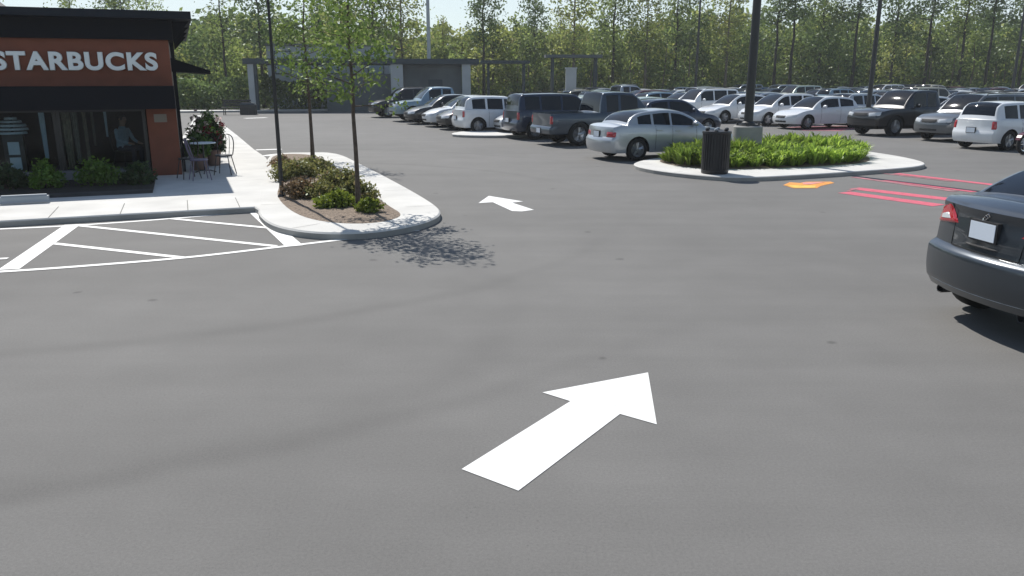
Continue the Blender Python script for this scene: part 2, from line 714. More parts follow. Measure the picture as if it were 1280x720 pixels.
sun_d.color = (1, .96, .90)
sun = bpy.data.objects.new('sun', sun_d)
COL.objects.link(sun)
to_sun = SUN_TO * math.cos(SUN_EL) + Vector((0, 0, math.sin(SUN_EL)))
sun.rotation_euler = to_sun.to_track_quat('Z', 'Y').to_euler()
scene.view_settings.view_transform = 'Standard'
scene.view_settings.look = 'None'
scene.view_settings.gamma = 1
scene.view_settings.use_curve_mapping = False
scene.view_settings.exposure = .42
scene.cycles.max_bounces = 8
scene.cycles.use_denoising = True

# ------------------------------------------------------------------ ground
b = MB()
b.add([(-900, -300, -.05), (900, -300, -.05), (900, 1500, -.05), (-900, 1500, -.05)], [(0, 1, 2, 3)])
tag(b.build('ground', M_GRASS), kind='structure')
b = MB()
b.add([(-60, -30, 0), (120, -30, 0), (120, 84, 0), (-60, 58, 0)], [(0, 1, 2, 3)])
tag(b.build('parking_lot', M_ASPH), kind='structure')

# ------------------------------------------------------------------ painted marks
Z1, Z2, Z3 = .004, .008, .012


def poly_mark(name, pix, m, z=Z1, **k):
    pts = [G(*p) for p in pix]
    b = MB()
    b.add([(p.x, p.y, z) for p in pts], [tuple(range(len(pts)))])
    o = b.build(name, m)
    fx = o.data.polygons[0].normal.z
    if fx < 0:
        o.data.flip_normals()
    return o


def line_mark(name, pix, w, m, z=Z1):
    pts = catmull([G(*p) for p in pix], 6) if len(pix) > 2 else [G(*p) for p in pix]
    vs, fs = strip(pts, w, z)
    o = MB().add(vs, fs).build(name, m)
    if o.data.polygons[0].normal.z < 0:
        o.data.flip_normals()
    return o


tag(poly_mark('road_arrow', [(577, 587), (648, 614), (775, 518), (821, 531), (810, 466), (678, 491), (713, 502)], M_PAINT),
    kind='structure')
tag(poly_mark('road_arrow', [(598, 254), (611, 245), (654, 252), (640, 253.5), (667.5, 262.5), (652, 264.5), (640, 264), (616, 253)], M_PAINT),
    kind='structure')
for i, (pix, wd) in enumerate([
        ([(-60, 289), (0, 286.5), (92, 282), (200, 274.5), (318, 264.5)], .10),
        ([(11, 337), (91, 281)], .24),
        ([(97, 282), (345, 308)], .11),
        ([(66, 304.5), (230, 322.5)], .11),
        ([(-60, 343), (0, 340), (90, 334), (230, 322.5), (345, 309.5), (430, 299.5), (523, 288)], .11),
        ([(319, 264), (368, 308)], .24),
        ([(213, 273.5), (338, 285.5)], .11),
        ([(350, 289), (440, 298.5)], .11),
        ([(-60, 327), (10, 323.5)], .10)]):
    tag(line_mark('painted_line', pix, wd, M_PAINT, Z1 + .0005 * i), kind='structure')
for i, (pix, wd) in enumerate([([(320, 187.5), (352, 186.5)], .3), ([(330, 195), (350, 192.5)], .3), ([(306, 148), (333, 147)], .5)]):
    tag(line_mark('painted_line', pix, wd, M_PAINT), kind='structure')
for i, (pix, wd, m) in enumerate([
        ([(1068, 235.5), (1188, 249.5)], .40, M_RED), ([(1055, 240.5), (1174, 257)], .40, M_RED),
        ([(1120, 217), (1245, 231.5)], .26, M_RED), ([(1067, 221.5), (1195, 239.5)], .20, M_REDF),
        ([(1107, 225.5), (1218, 240)], .22, M_RED), ([(1100, 216.5), (1190, 227)], .12, M_REDF),
        ([(1060, 239), (1072, 236)], .08, M_REDF)]):
    tag(line_mark('painted_red_line', pix, wd, m, Z1 + .0006 * i), kind='structure')
tag(poly_mark('painted_orange_arrow', [(979, 231.5), (987, 228), (1000, 228.8), (1008, 227.4), (1038, 227.2), (1043, 228.8), (1026, 232.5), (1021, 235.5), (992, 235.5)], M_ORANGE), kind='structure')
tag(poly_mark('painted_orange_arrow', [(982, 231.8), (1020, 232.2), (1019, 235.2), (993, 235.2)], M_YELLOW, Z2), kind='structure')
tag(poly_mark('painted_orange_arrow', [(1003, 228.6), (1032, 228), (1012, 231), (1004, 230.6)], M_PINK, Z2 + .001), kind='structure')
tag(poly_mark('painted_red_patch', [(982, 159.5), (1010, 157), (1066, 157.5), (1070, 161), (1050, 164), (1004, 163.5)], M_REDF), kind='structure')
tag(poly_mark('painted_red_patch', [(1008, 160), (1062, 160), (1050, 163), (1018, 162.4)], M_RED, Z2), kind='structure')

# ------------------------------------------------------------------ pavement by the cafe
KZ = .105
CORN = Vector((-7.77, 18.9, 0))          # right front corner of the cafe wall


def CF(x, y, z=0.):
    """cafe frame -> world"""
    return CORN + DV * x + NV * y + Vector((0, 0, z))


front = [G(-500, 296, KZ), G(-200, 286, KZ), G(0, 276, KZ), G(160, 267, KZ), G(318, 258.5, KZ)]
ramp = [G(322, 262, KZ), G(324, 268, KZ), G(333, 277, KZ), G(350, 284, KZ), G(385, 290, KZ), G(430, 291.5, KZ), G(475, 289, KZ), G(520, 281, KZ),
        G(545, 272.5, KZ), G(552, 265, KZ), G(546, 257, KZ), G(520, 241, KZ), G(480, 219.5, KZ), G(450, 204.5, KZ), G(428, 193.5, KZ), G(410, 190.5, KZ), G(396, 190.5, KZ)]
isl = smooth_poly([(p.x, p.y) for p in ramp] + [(p.x, p.y) for p in (G(345, 191, KZ), G(332, 197, KZ))], it=2)
walk_edge = [G(332, 196, KZ), G(318, 186.5, KZ), G(297, 169, KZ), G(278, 154.5, KZ), G(268, 147, KZ)]
walk = front + [G(324, 262, KZ), G(345, 262, KZ), G(352, 240, KZ), G(345, 215, KZ)] + walk_edge + [G(258, 144, KZ), G(245, 144, KZ)]
walk += [CF(-.05, 11), CF(-.05, .5), CF(-14, .5), G(-500, 250, KZ)]
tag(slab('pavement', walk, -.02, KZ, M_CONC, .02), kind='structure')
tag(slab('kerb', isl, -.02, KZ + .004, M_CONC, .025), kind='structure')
# expansion joints
b = MB()
for px in (-40, 60, 150, 235, 300):
    p = G(px, 276 - px / 318 * 17.5, KZ) + NV * .04
    q = p + NV * 1.25
    vs, fs = strip([p, q], .012, KZ + .003)
    b.add(vs, fs)
for k in range(9):
    p = G(330 - 0, 200, KZ) + NV * (-4.6 + k * 2.3)
    vs, fs = strip([p - DV * 2.1, p - DV * .1], .012, KZ + .003)
    b.add(vs, fs)
tag(b.build('pavement_joint', mat('joint', (.12, .12, .11), .9)), kind='structure')


def mound(name, outline, z, h, m):
    """planting bed: domed top over a closed outline"""
    pts = [Vector((p[0], p[1], 0)) for p in outline]
    c = sum(pts, Vector()) / len(pts)
    b = MB()
    rings = [1, .97, .9, .75, .5, .25]
    vs = []
    rnd = random.Random(3)
    for r in rings:
        for p in pts:
            q = c.lerp(p, r)
            vs.append((q.x, q.y, z + (h * (1 - r ** 4) + (rnd.uniform(-.012, .012) if r < .95 else 0))))
    vs.append((c.x, c.y, z + h))
    n = len(pts)
    fs = []
    for k in range(len(rings) - 1):
        for i in range(n):
            j = (i + 1) % n
            fs.append((k * n + i, k * n + j, (k + 1) * n + j, (k + 1) * n + i))
    L0 = (len(rings) - 1) * n
    for i in range(n):
        fs.append((L0 + i, L0 + (i + 1) % n, len(vs) - 1))
    b.add(vs, fs)
    o = b.build(name, m, smooth=True)
    fix_normals(o)
    return o


bed = smooth_poly([(p.x, p.y) for p in [G(*q, KZ) for q in (
    (336, 198), (346, 215), (350, 232), (345, 245), (360, 262), (385, 274), (425, 280), (470, 279.5), (498, 273), (502, 267), (488, 259),
    (470, 246), (445, 228), (418, 208), (400, 196), (380, 192.5), (350, 192.5))]], it=2)
tag(mound('planting_bed', bed, KZ + .006, .05, M_MULCH), kind='structure')

# ------------------------------------------------------------------ right island
isl2 = smooth_poly([(p.x, p.y) for p in [G(*q, KZ) for q in (
    (788, 206), (800, 200.5), (830, 196), (880, 192), (960, 186), (1060, 186), (1120, 194), (1160, 203), (1150, 208), (1100, 212), (1010, 218),
    (930, 222), (880, 219.5), (820, 213))]], it=2)
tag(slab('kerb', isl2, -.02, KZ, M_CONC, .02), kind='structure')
bed2 = smooth_poly([(p.x, p.y) for p in [G(*q, KZ) for q in (
    (822, 200), (845, 195.5), (900, 192), (960, 188.5), (1060, 188.5), (1088, 196), (1086, 204), (1010, 209), (930, 212), (870, 211), (830, 205))]], it=2)
tag(mound('planting_bed', bed2, KZ + .005, .04, M_MULCH), kind='structure')
for nm_, ol, w_ in (('a', isl, .55), ('b', isl2, .34)):
    o1, o2 = inset(ol, .035), inset(ol, w_)
    if area2(ol) < 0: ol = ol[::-1]
    acc = 0.
    for i in range(1, len(o1)):
        acc += (o1[i] - o1[i - 1]).length
        if acc > 1.9:
            acc = 0
            vs, fs = strip([o1[i], o2[i]], .010, KZ + (.0075 if nm_ == 'a' else .003))
            jo = MB().add(vs, fs).build('kerb_joint', MATS['joint'])
            if jo.data.polygons[0].normal.z < 0: jo.data.flip_normals()
            tag(jo, kind='structure')
# end island by the parked row
isl3 = smooth_poly([(p.x, p.y) for p in [G(*q, KZ) for q in ((556, 167.5), (585, 163), (660, 161), (700, 163), (720, 166), (655, 169), (600, 169.5))]], it=2)
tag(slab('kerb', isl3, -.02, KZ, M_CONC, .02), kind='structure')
# far kerb before the hedge
far_k = [AT(60, 55.5), AT(232, 56), AT(330, 57.5), AT(470, 60), AT(560, 62), AT(560, 63), AT(330, 58.5), AT(60, 56.5)]
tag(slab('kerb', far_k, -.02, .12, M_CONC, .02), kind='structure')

# ------------------------------------------------------------------ cars
def pch(pts):
    """monotone cubic curve through (x, y) points"""
    xs = np.array([p[0] for p in pts], float); ys = np.array([p[1] for p in pts], float)
    h = np.diff(xs); d = np.diff(ys) / h
    m = np.zeros(len(xs)); m[0] = d[0]; m[-1] = d[-1]
    for i in range(1, len(xs) - 1):
        m[i] = 0 if d[i - 1] * d[i] <= 0 else 2 / (1 / d[i - 1] + 1 / d[i])

    def f(x):
        x = min(max(x, xs[0]), xs[-1])
        i = min(int(np.searchsorted(xs, x, 'right')) - 1, len(h) - 1)
        t = (x - xs[i]) / h[i]
        return ((2 * t ** 3 - 3 * t ** 2 + 1) * ys[i] + (t ** 3 - 2 * t ** 2 + t) * h[i] * m[i] + (-2 * t ** 3 + 3 * t ** 2) * ys[i + 1]
                + (t ** 3 - t ** 2) * h[i] * m[i + 1])
    return f


SPECS = {
    'sedan': dict(L=4.65, W=1.80, R=.32, wx=(.98, 3.72), rocker=.24,
                  belt=[(0, .94), (.35, .99), (.95, 1.0), (1.8, .98), (2.7, .94), (3.3, .90), (4.0, .80), (4.45, .68), (4.65, .60)],
                  gh=(.72, 1.45, 2.55, 3.45), H=1.45, rt=[(.9, 1.29), (1.15, 1.385)],
                  win=[(1.02, 1.80), (1.90, 2.95)], tumble=.34, rp=[(.2, .12), (.32, .03), (.5, 0), (.62, .01), (.66, .07), (.9, .11), (1.05, .17)],
                  fp=[(.2, .12), (.35, .02), (.5, 0), (.6, .03), (.9, .2)], bow=(.12, .28), htail=(.62, .82), hhead=(.50, .64)),
    'coupe': dict(L=4.6, W=1.78, R=.32, wx=(.95, 3.65), rocker=.23,
                  belt=[(0, .95), (.4, 1.0), (1.0, 1.0), (1.8, .97), (2.7, .93), (3.2, .90), (4.0, .79), (4.4, .68), (4.6, .60)],
                  gh=(.62, 1.5, 2.35, 3.3), H=1.40, rt=[(.8, 1.2), (1.1, 1.33)],
                  win=[(.98, 1.42), (1.5, 2.05), (2.12, 2.85)], tumble=.36, rp=[(.2, .12), (.32, .03), (.5, 0), (.6, .01), (.66, .07), (.9, .1), (1.05, .16)],
                  fp=[(.2, .12), (.35, .02), (.5, 0), (.6, .03), (.9, .2)], bow=(.16, .28), htail=(.66, .83), hhead=(.50, .64)),
    'hatch': dict(L=4.2, W=1.76, R=.32, wx=(.78, 3.35), rocker=.24,
                  belt=[(0, .98), (.5, 1.0), (1.4, .98), (2.4, .95), (3.0, .92), (3.6, .84), (4.0, .72), (4.2, .60)],
                  gh=(.10, .62, 2.2, 3.15), H=1.52, rt=[(.3, 1.38)],
                  win=[(.55, 1.15), (1.25, 1.95), (2.03, 2.75)], tumble=.27, rp=[(.2, .12), (.32, .03), (.5, 0), (.6, .02), (.66, .05), (1.05, .08)],
                  fp=[(.2, .12), (.35, .02), (.5, 0), (.6, .03), (.9, .18)], bow=(.12, .26), htail=(.66, .95), hhead=(.54, .68)),
    'suv': dict(L=4.6, W=1.86, R=.37, wx=(.85, 3.62), rocker=.32,
                belt=[(0, 1.08), (.6, 1.1), (1.6, 1.08), (2.6, 1.06), (3.2, 1.03), (3.9, .97), (4.35, .86), (4.6, .72)],
                gh=(.06, .38, 2.55, 3.3), H=1.70, rt=[(.2, 1.55)],
                win=[(.42, 1.05), (1.13, 1.95), (2.03, 2.85)], tumble=.22, rp=[(.25, .12), (.38, .03), (.55, 0), (.66, .02), (.7, .06), (1.15, .1)],
                fp=[(.25, .12), (.4, .02), (.6, 0), (.75, .03), (1.0, .12)], bow=(.10, .22), htail=(.74, 1.04), hhead=(.68, .84)),
    'bigsuv': dict(L=5.2, W=2.0, R=.40, wx=(1.05, 4.1), rocker=.38,
                   belt=[(0, 1.2), (.6, 1.2), (2.6, 1.19), (3.8, 1.15), (4.5, 1.1), (4.95, 1.0), (5.2, .88)],
                   gh=(.05, .30, 3.1, 3.8), H=1.88, rt=[(.15, 1.72)],
                   win=[(.40, 1.25), (1.35, 2.25), (2.35, 3.3)], tumble=.17, rp=[(.3, .10), (.42, .03), (.6, 0), (.7, .02), (.74, .06), (1.25, .09)],
                   fp=[(.3, .1), (.45, .02), (.7, 0), (.85, .03), (1.1, .08)], bow=(.08, .18), htail=(.85, 1.12), hhead=(.80, .98)),
    'pickup': dict(L=5.5, W=1.96, R=.40, wx=(1.15, 4.45), rocker=.42,
                   belt=[(0, 1.10), (.6, 1.12), (2.1, 1.12), (3.2, 1.12), (3.9, 1.11), (4.6, 1.07), (5.2, .98), (5.5, .86)],
                   gh=(1.98, 2.18, 3.3, 4.0), H=1.80, rt=[(2.08, 1.62)],
                   win=[(2.25, 2.72), (2.82, 3.5)], tumble=.18, rp=[(.3, .1), (.42, .03), (.55, 0), (.64, .01), (.67, .07), (1.15, .08)],
                   fp=[(.3, .1), (.45, .02), (.7, 0), (.85, .03), (1.1, .08)], bow=(.05, .18), htail=(.74, 1.04), hhead=(.78, .94), bed=True),
}
# the dark sedan close to the camera: shaped more finely
SPECS['nearsedan'] = dict(L=4.6, W=1.76, R=.34, wx=(.80, 3.62), rocker=.31,
                          belt=[(0, 1.135), (.10, 1.16), (.3, 1.175), (.75, 1.17), (1.2, 1.15), (1.8, 1.10), (2.7, 1.04), (3.3, .98), (4.0, .86), (4.35, .74), (4.6, .66)],
                          gh=(.52, 1.45, 2.45, 3.4), H=1.55, rt=[(.7, 1.285), (1.0, 1.43)],
                          win=[(1.05, 1.85), (1.95, 2.98)], tumble=.36,
                          rp=[(.2, .16), (.32, .07), (.38, .035), (.40, .02), (.56, .0), (.69, .005), (.73, .03), (.75, .085), (.9, .10), (1.08, .125), (1.12, .105), (1.15, .11)],
                          fp=[(.2, .12), (.35, .02), (.5, 0), (.6, .03), (.9, .2)], bow=(.17, .28), htail=(.91, 1.12), hhead=(.54, .68), fine=True)


class CarBody:
    def __init__(c, sp, lod):
        c.sp = sp; c.lod = lod
        c.L, c.W, c.Rw = sp['L'], sp['W'], sp['R']
        c.belt = pch(sp['belt'])
        g = sp['gh']
        c.g = g
        c.roof = pch([(g[0], c.belt(g[0]))] + sp['rt'] + [(g[1], sp['H'] - .025), ((g[1] + g[2]) / 2, sp['H'] - .0), (g[2], sp['H'] - .03),
                      (g[2] + (g[3] - g[2]) * .55, c.belt(g[3]) + (sp['H'] - c.belt(g[3])) * .56), (g[3], c.belt(g[3]))])
        c.rp, c.fp = pch(sp['rp']), pch(sp['fp'])
        c.fine = sp.get('fine')
        c.zbump = .74 if c.fine else sp['rp'][4][0] - .01
        c.pl = pch([(0, .86), (.12, .925), (.35, .97), (.9, 1.0), (c.L * .6, 1.0), (c.L - .8, .975), (c.L - .35, .92), (c.L - .12, .86), (c.L, .78)])

    def hw(c, x):
        return c.W / 2 * c.pl(x)

    def gz(c, t):
        return pch_g(t)

    def deform(c, x, y, z):
        sp = c.sp
        tr = max(0., 1 - x / .75) ** 2
        tf = max(0., 1 - (c.L - x) / .9) ** 2
        q = (y / (c.W / 2)) ** 2
        return (x + (c.rp(z) + sp['bow'][0] * q) * tr - (c.fp(z) + sp['bow'][1] * q) * tf, y, z)

    def side(c, x, z, s):
        """point on the body side (s=+1/-1) at length x, height z"""
        b = c.belt(x)
        t = (z - c.sp['rocker']) / (b - c.sp['rocker'])
        return c.deform(x, s * c.hw(x) * pch_g(t), z)

    def P(c, s, z, off=.008, end='rear'):
        """point on the wrap-around of one end; s = arc length from the centre line"""
        hw0 = c.hw(0 if end == 'rear' else c.L)
        a = abs(s); sg = 1 if s >= 0 else -1
        x0 = 0 if a <= hw0 else a - hw0
        x = x0 if end == 'rear' else c.L - x0
        t = (z - c.sp['rocker']) / (c.belt(x) - c.sp['rocker'])
        y = (a if a <= hw0 else c.hw(x)) * (pch_g(t) if a > hw0 * .5 else 1 - (1 - pch_g(t)) * (a / hw0)) * sg
        p = c.deform(x, y, z)
        w = min(1, max(0, (a - hw0 * .8) / (hw0 * .45)))
        nx = -(1 - w) if end == 'rear' else (1 - w)
        ny = sg * w
        l = math.hypot(nx, ny)
        return (p[0] + nx / l * off, p[1] + ny / l * off, p[2])

    def patch(c, quad, n, m, name, mt, parent, off=.01, end='rear', cx=0):
        """pillow-shaped inlay; quad = four (s,z) corners, counter-clockwise"""
        b = MB()
        vs = []
        for j in range(m + 1):
            for i in range(n + 1):
                u, v = i / n, j / m
                s = (1 - u) * (1 - v) * quad[0][0] + u * (1 - v) * quad[1][0] + u * v * quad[2][0] + (1 - u) * v * quad[3][0]
                z = (1 - u) * (1 - v) * quad[0][1] + u * (1 - v) * quad[1][1] + u * v * quad[2][1] + (1 - u) * v * quad[3][1]
                edge = i in (0, n) or j in (0, m)
                q = c.P(s, z, -.006 if edge else off, end)
                vs.append((q[0] - cx, q[1], q[2]))
        fs = [(j * (n + 1) + i, j * (n + 1) + i + 1, (j + 1) * (n + 1) + i + 1, (j + 1) * (n + 1) + i) for j in range(m) for i in range(n)]
        b.add(vs, fs)
        o = b.build(name, mt, parent, smooth=True, angle=50)
        # outward faces
        me = o.data
        pr = me.polygons[len(me.polygons) // 2]
        d = pr.center - Vector((c.L / 2 - cx, 0, .5))
        if pr.normal.dot(d) < 0:
            me.flip_normals()
        return o


_G = pch([(0, .955), (.12, .975), (.35, .99), (.55, 1.0), (.72, .998), (.80, .985), (.92, .965), (1.0, .94), (1.1, .92)])


def pch_g(t):
    return _G(max(0, min(1.1, t)))


def make_car(kind, paint, name=None, lod=1):
    sp = SPECS[kind]
    c = CarBody(sp, lod)
    L, W, Rw = c.L, c.W, c.Rw
    Ra = Rw + .055
    g0, g1, g2, g3 = c.g
    cx = L / 2
    root = empty(name or 'parked_car')
    ds = .07 if c.fine else (.13 if lod else .25)
    xs = set(np.linspace(0, L, int(L / ds)).tolist())
    ends = (.02, .05, .09, .15, .22, .3, .4) if lod else (.06, .2)
    for e in ends:
        xs |= {e, L - e}
    ark = (0, .35, .6, .8, .92, .985) if lod else (0, .6, .9)
    for wx in sp['wx']:
        for a in ark:
            xs |= {wx - Ra * a, wx + Ra * a}
        xs |= {wx - Ra - .004, wx + Ra + .004, wx - Ra, wx + Ra}
    for a, b_ in sp['win']:
        xs |= {a, b_}
    xs |= {g0, g1, g2, g3, g0 + .05, g1 - .06, g2 + .05, g3 - .06}
    bed = sp.get('bed')
    if bed:
        xs |= {.07, .09, g0 - .07, g0 - .05}
    xs = sorted(xs)
    keep = [xs[0]]
    for x in xs[1:]:
        if x - keep[-1] > .003:
            keep.append(x)
    xs = keep
    if c.fine:
        ts = list(np.linspace(0, 1, 29))
    elif lod:
        ts = [0, .07, .16, .28, .38, .42, .46, .52, .62, .72, .79, .84, .92, 1]
    else:
        ts = [0, .2, .42, .47, .7, .82, 1]
    nS = len(ts)
    fr_deck = [.965, .955, .93, .90, .86, .78, .55, .28, 0.]
    secs = []
    for x in xs:
        b = c.belt(x); hw = c.hw(x); rk = sp['rocker']
        zb = rk
        for wx in sp['wx']:
            d = abs(x - wx)
            if d <= Ra:
                zb = max(zb, Rw + math.sqrt(max(0, Ra * Ra - d * d)))
        row = []
        for t in ts:
            z = zb + (b - zb) * t
            tt = (z - rk) / (b - rk)
            row.append((x, hw * pch_g(tt), z))
        yb = row[-1][1]
        endf = min(1, min(x, L - x) / .3)
        crown = .045 * endf
        if g0 <= x <= g3:
            h = c.roof(x) - b
            h = max(h, 0)
            yg = yb * .95
            k = sp['tumble']
            z1 = min(.02, h * .2); z2 = h - min(.075, h * .4)
            row.append((x, yg, b + .004))
            row.append((x, yg - k * z1 - .012, b + z1 + .004))
            row.append((x, yg - k * z2 - .012, b + z2))
            ze = h - min(.02, h * .2)
            ye = yg - k * ze - .03
            row.append((x, ye, b + ze))
            for f in (.955, .90, .6, .3, 0):
                row.append((x, ye * f, b + h + crown * (1 - f * f)))
        else:
            inbed = bed and .08 <= x <= g0 - .06
            for j, f in enumerate(fr_deck):
                z = b + crown * (1 - f * f)
                if bed and x < g0:
                    z = b + .0
                    f = [.965, .955, .945, .93, .925, .92, .55, .28, 0][j]
                    if inbed and j >= 5:
                        z = b - .48
                row.append((x, yb * f, z))
        secs.append(row)
    K = len(secs[0])
    nv = 2 * K - 1
    verts = []
    for row in secs:
        full = row + [(p[0], -p[1], p[2]) for p in row[-2::-1]]
        verts += [c.deform(*p) for p in full]
    parts = {}
    iB, iC, iE = nS + 1, nS + 2, nS + 3
    iT = [nS + 4, nS + 5, nS + 6, nS + 7, nS + 8]

    def put(p, f):
        parts.setdefault(p, []).append(f)
    for i in range(len(xs) - 1):
        xm = (xs[i] + xs[i + 1]) / 2
        hm = (c.roof(xm) - c.belt(xm)) if g0 < xm < g3 else 0
        for k in range(nv - 1):
            f = (i * nv + k, (i + 1) * nv + k, (i + 1) * nv + k + 1, i * nv + k + 1)
            kk = k if k < K - 1 else 2 * K - 3 - k      # mirrored index of the lower edge
            sgn = 0 if k < K - 1 else 1
            part = 'body'
            if kk == iB and hm > .07:
                for wi, (a, b_) in enumerate(sp['win']):
                    if a < xm < b_:
                        part = 'side_window%d_%d' % (wi, sgn)
            elif kk >= iT[1] - 0 and g0 < xm < g3:
                if g2 + .05 < xm < g3 - .06: part = 'windscreen'
                elif g0 + .05 < xm < g1 - .06: part = 'rear_window'
                elif bed and g0 < xm < g1: part = 'rear_window'
            elif kk < nS - 1:
                zt = sum(secs[i][q][2] for q in (kk, kk + 1)) / 2
                if (xm < .42) and zt < c.zbump: part = 'rear_bumper'
                if (xm > L - .5) and zt < sp['fp'][3][0]: part = 'front_bumper'
            put(part, f)
    # end caps
    fr = [1, .965, .955, .93, .90, .86, .78, .55, .28, 0]
    for end, st in (('rear', 0), ('front', len(xs) - 1)):
        row = secs[st]
        base = len(verts)
        cols = fr + [-f for f in fr[-2::-1]]
        nc = len(cols)
        for r in range(nS):
            x, y, z = row[r]
            for f in cols:
                verts.append(c.deform(x, y * f, z))
        for r in range(nS - 1):
            zt = (row[r][2] + row[r + 1][2]) / 2
            lim = c.zbump if end == 'rear' else sp['fp'][3][0]
            for q in range(nc - 1):
                a = base + r * nc + q
                f = (a, a + nc, a + nc + 1, a + 1) if end == 'front' else (a, a + 1, a + nc + 1, a + nc)
                f = f[::-1]
                put(end + '_bumper' if zt < lim else 'body', f)
    verts = [(p[0] - cx, p[1], p[2]) for p in verts]

    def emit(name_, faces, mt, smooth=True):
        idx = sorted({i for f in faces for i in f})
        mp = {v: n for n, v in enumerate(idx)}
        b = MB()
        b.add([verts[i] for i in idx], [tuple(mp[i] for i in f) for f in faces])
        o = b.build(name_, mt, root, smooth=smooth, angle=50)
        return o
    body = emit('body', parts.pop('body'), paint)
    # consistent outward normals: test one roof face
    me = body.data
    up = max(me.polygons, key=lambda p: p.center.z)
    flip = up.normal.z < 0
    if flip:
        me.flip_normals()
    for pn, fs in parts.items():
        nm = pn.split('_')
        if pn.startswith('side_window'):
            o = emit('side_window', fs, M_GLASS)
        elif pn in ('windscreen', 'rear_window'):
            o = emit(pn, fs, M_GLASS)
        else:
            o = emit(pn, fs, paint)
        if flip:
            o.data.flip_normals()
    # underbody with wheel arches
    b = MB()
    b.bb(-L / 2 + .35, L / 2 - .4, -W / 2 + .34, W / 2 - .34, .20 + Rw * .2, sp['rocker'] + .36)
    b.bb(-L / 2 + .45, L / 2 - .5, -W / 2 + .09, W / 2 - .09, sp['rocker'] + .005, sp['rocker'] + .03) if False else None
    for s in (-1, 1):
        # sill boxes between the arches
        b.bb(sp['wx'][0] + Ra + .02 - cx, sp['wx'][1] - Ra - .02 - cx, s * (W / 2 - .34), s * (W / 2 - .08), sp['rocker'] + .01, sp['rocker'] + .25)
        for wx in sp['wx']:
            arc = [(Ra * math.cos(a), Rw + Ra * math.sin(a)) for a in np.linspace(-.15, math.pi + .15, 15)]
            y0 = c.hw(wx) * .985; y1 = W / 2 - .36
            vs = [(wx + ax - cx, s * y0, az) for ax, az in arc] + [(wx + ax - cx, s * y1, az) for ax, az in arc]
            n = len(arc)
            b.add(vs, [(i, i + 1, n + i + 1, n + i) for i in range(n - 1)] + [tuple(n + i for i in range(n))])
    b.build('underbody', M_UNDER, root)
    # wheels
    wm = None
    for wx in sp['wx']:
        for s in (-1, 1):
            wh = None
            tw = .21 if W < 1.9 else .25
            if wm is None:
                t = MB()
                r = Rw
                prof = [(r * .66, -tw / 2), (r * .72, -tw / 2 - .004), (r * .93, -tw / 2 + .006), (r * .99, -tw / 2 + .03), (r, 0), (r * .99, tw / 2 - .03),
                        (r * .93, tw / 2 - .006), (r * .72, tw / 2 + .004), (r * .66, tw / 2)]
                t.lathe(prof, (0, 0, 0), 28 if lod else 14, 'y')
                tme = t.build('tyre', M_TYRE, None, smooth=True, angle=50)
                q = MB()
                q.lathe([(r * .67, .085), (r * .64, .092), (r * .60, .06), (r * .57, .02), (r * .5, 0), (.001, 0)], (0, 0, 0), 24 if lod else 12, 'y')
                if lod:
                    for a in range(5):
                        th = a * 2 * math.pi / 5 + .3
                        for da in (-.13, .13):
                            d1 = Vector((math.cos(th + da), 0, math.sin(th + da))); d0 = Vector((math.cos(th + da * 1.5), 0, math.sin(th + da * 1.5)))
                            q.tube([d0 * r * .1 + Vector((0, .075, 0)), d1 * r * .62 + Vector((0, .082, 0))], [.022, .017], 5)
                    q.lathe([(.001, .1), (r * .12, .098), (r * .16, .085), (r * .17, .05)], (0, 0, 0), 12, 'y')
                qme = q.build('rim', M_RIM, None, smooth=True, angle=40)
                wm = (tme.data, qme.data)
                bpy.data.objects.remove(tme); bpy.data.objects.remove(qme)
            wh = link('wheel', wm[0], root)
            wh.location = (wx - cx, s * (c.hw(wx) - tw / 2 - .025), Rw)
            if s < 0:
                wh.rotation_euler = (0, 0, math.pi)
            ri = link('rim', wm[1], wh)
    # lamps
    hw0 = c.hw(0); hwL = c.hw(L)
    z0, z1 = sp['htail']; h0, h1 = sp['hhead']
    nn, mm = (14, 8) if c.fine else ((8, 4) if lod else (4, 2))
    for s in (1, -1):
        if c.fine:
            quad = [(s * (hw0 * .50), z0 + .05), (s * (hw0 + .20), z0 - .02), (s * (hw0 + .24), z0 + .12), (s * (hw0 * .78), z1 + .01)]
            lamp = c.patch(quad, nn, mm, 'tail_light', M_TAIL, root, .014, 'rear', cx)
            lens = c.patch([(s * (hw0 * .66), z0 + .065), (s * (hw0 * .98), z0 + .04), (s * (hw0 * .97), z0 + .105), (s * (hw0 * .82), z0 + .14)], 8, 5, 'reversing_lens', M_LAMPW, lamp, .020, 'rear', cx)
        elif kind in ('suv', 'bigsuv', 'pickup', 'hatch'):
            c.patch([(s * hw0 * .84, z0), (s * (hw0 + .07), z0), (s * (hw0 + .07), z1), (s * hw0 * .86, z1)], 5, 6, 'tail_light', M_TAIL, root, .014, 'rear', cx)
        else:
            c.patch([(s * hw0 * .62, z0), (s * (hw0 + .10), z0), (s * (hw0 + .12), z1), (s * hw0 * .62, z1)], nn, mm, 'tail_light', M_TAIL, root, .014, 'rear', cx)
        c.patch([(s * hwL * .55, h0), (s * (hwL + .16), h0 + .03), (s * (hwL + .26), h1 + .04), (s * hwL * .60, h1 - .01)], nn, mm, 'headlight', M_LAMPW, root, .010, 'front', cx)
    c.patch([(-hwL * .48, h0 - .02), (hwL * .48, h0 - .02), (hwL * .52, h1 - .02), (-hwL * .52, h1 - .02)], 8, 3, 'grille', M_TRIM, root, .006, 'front', cx)
    zl = sp['rocker'] + .05
    c.patch([(-hwL * .6, zl), (hwL * .6, zl), (hwL * .65, zl + .12), (-hwL * .65, zl + .12)], 8, 3, 'air_intake', M_TRIM, root, .004, 'front', cx)
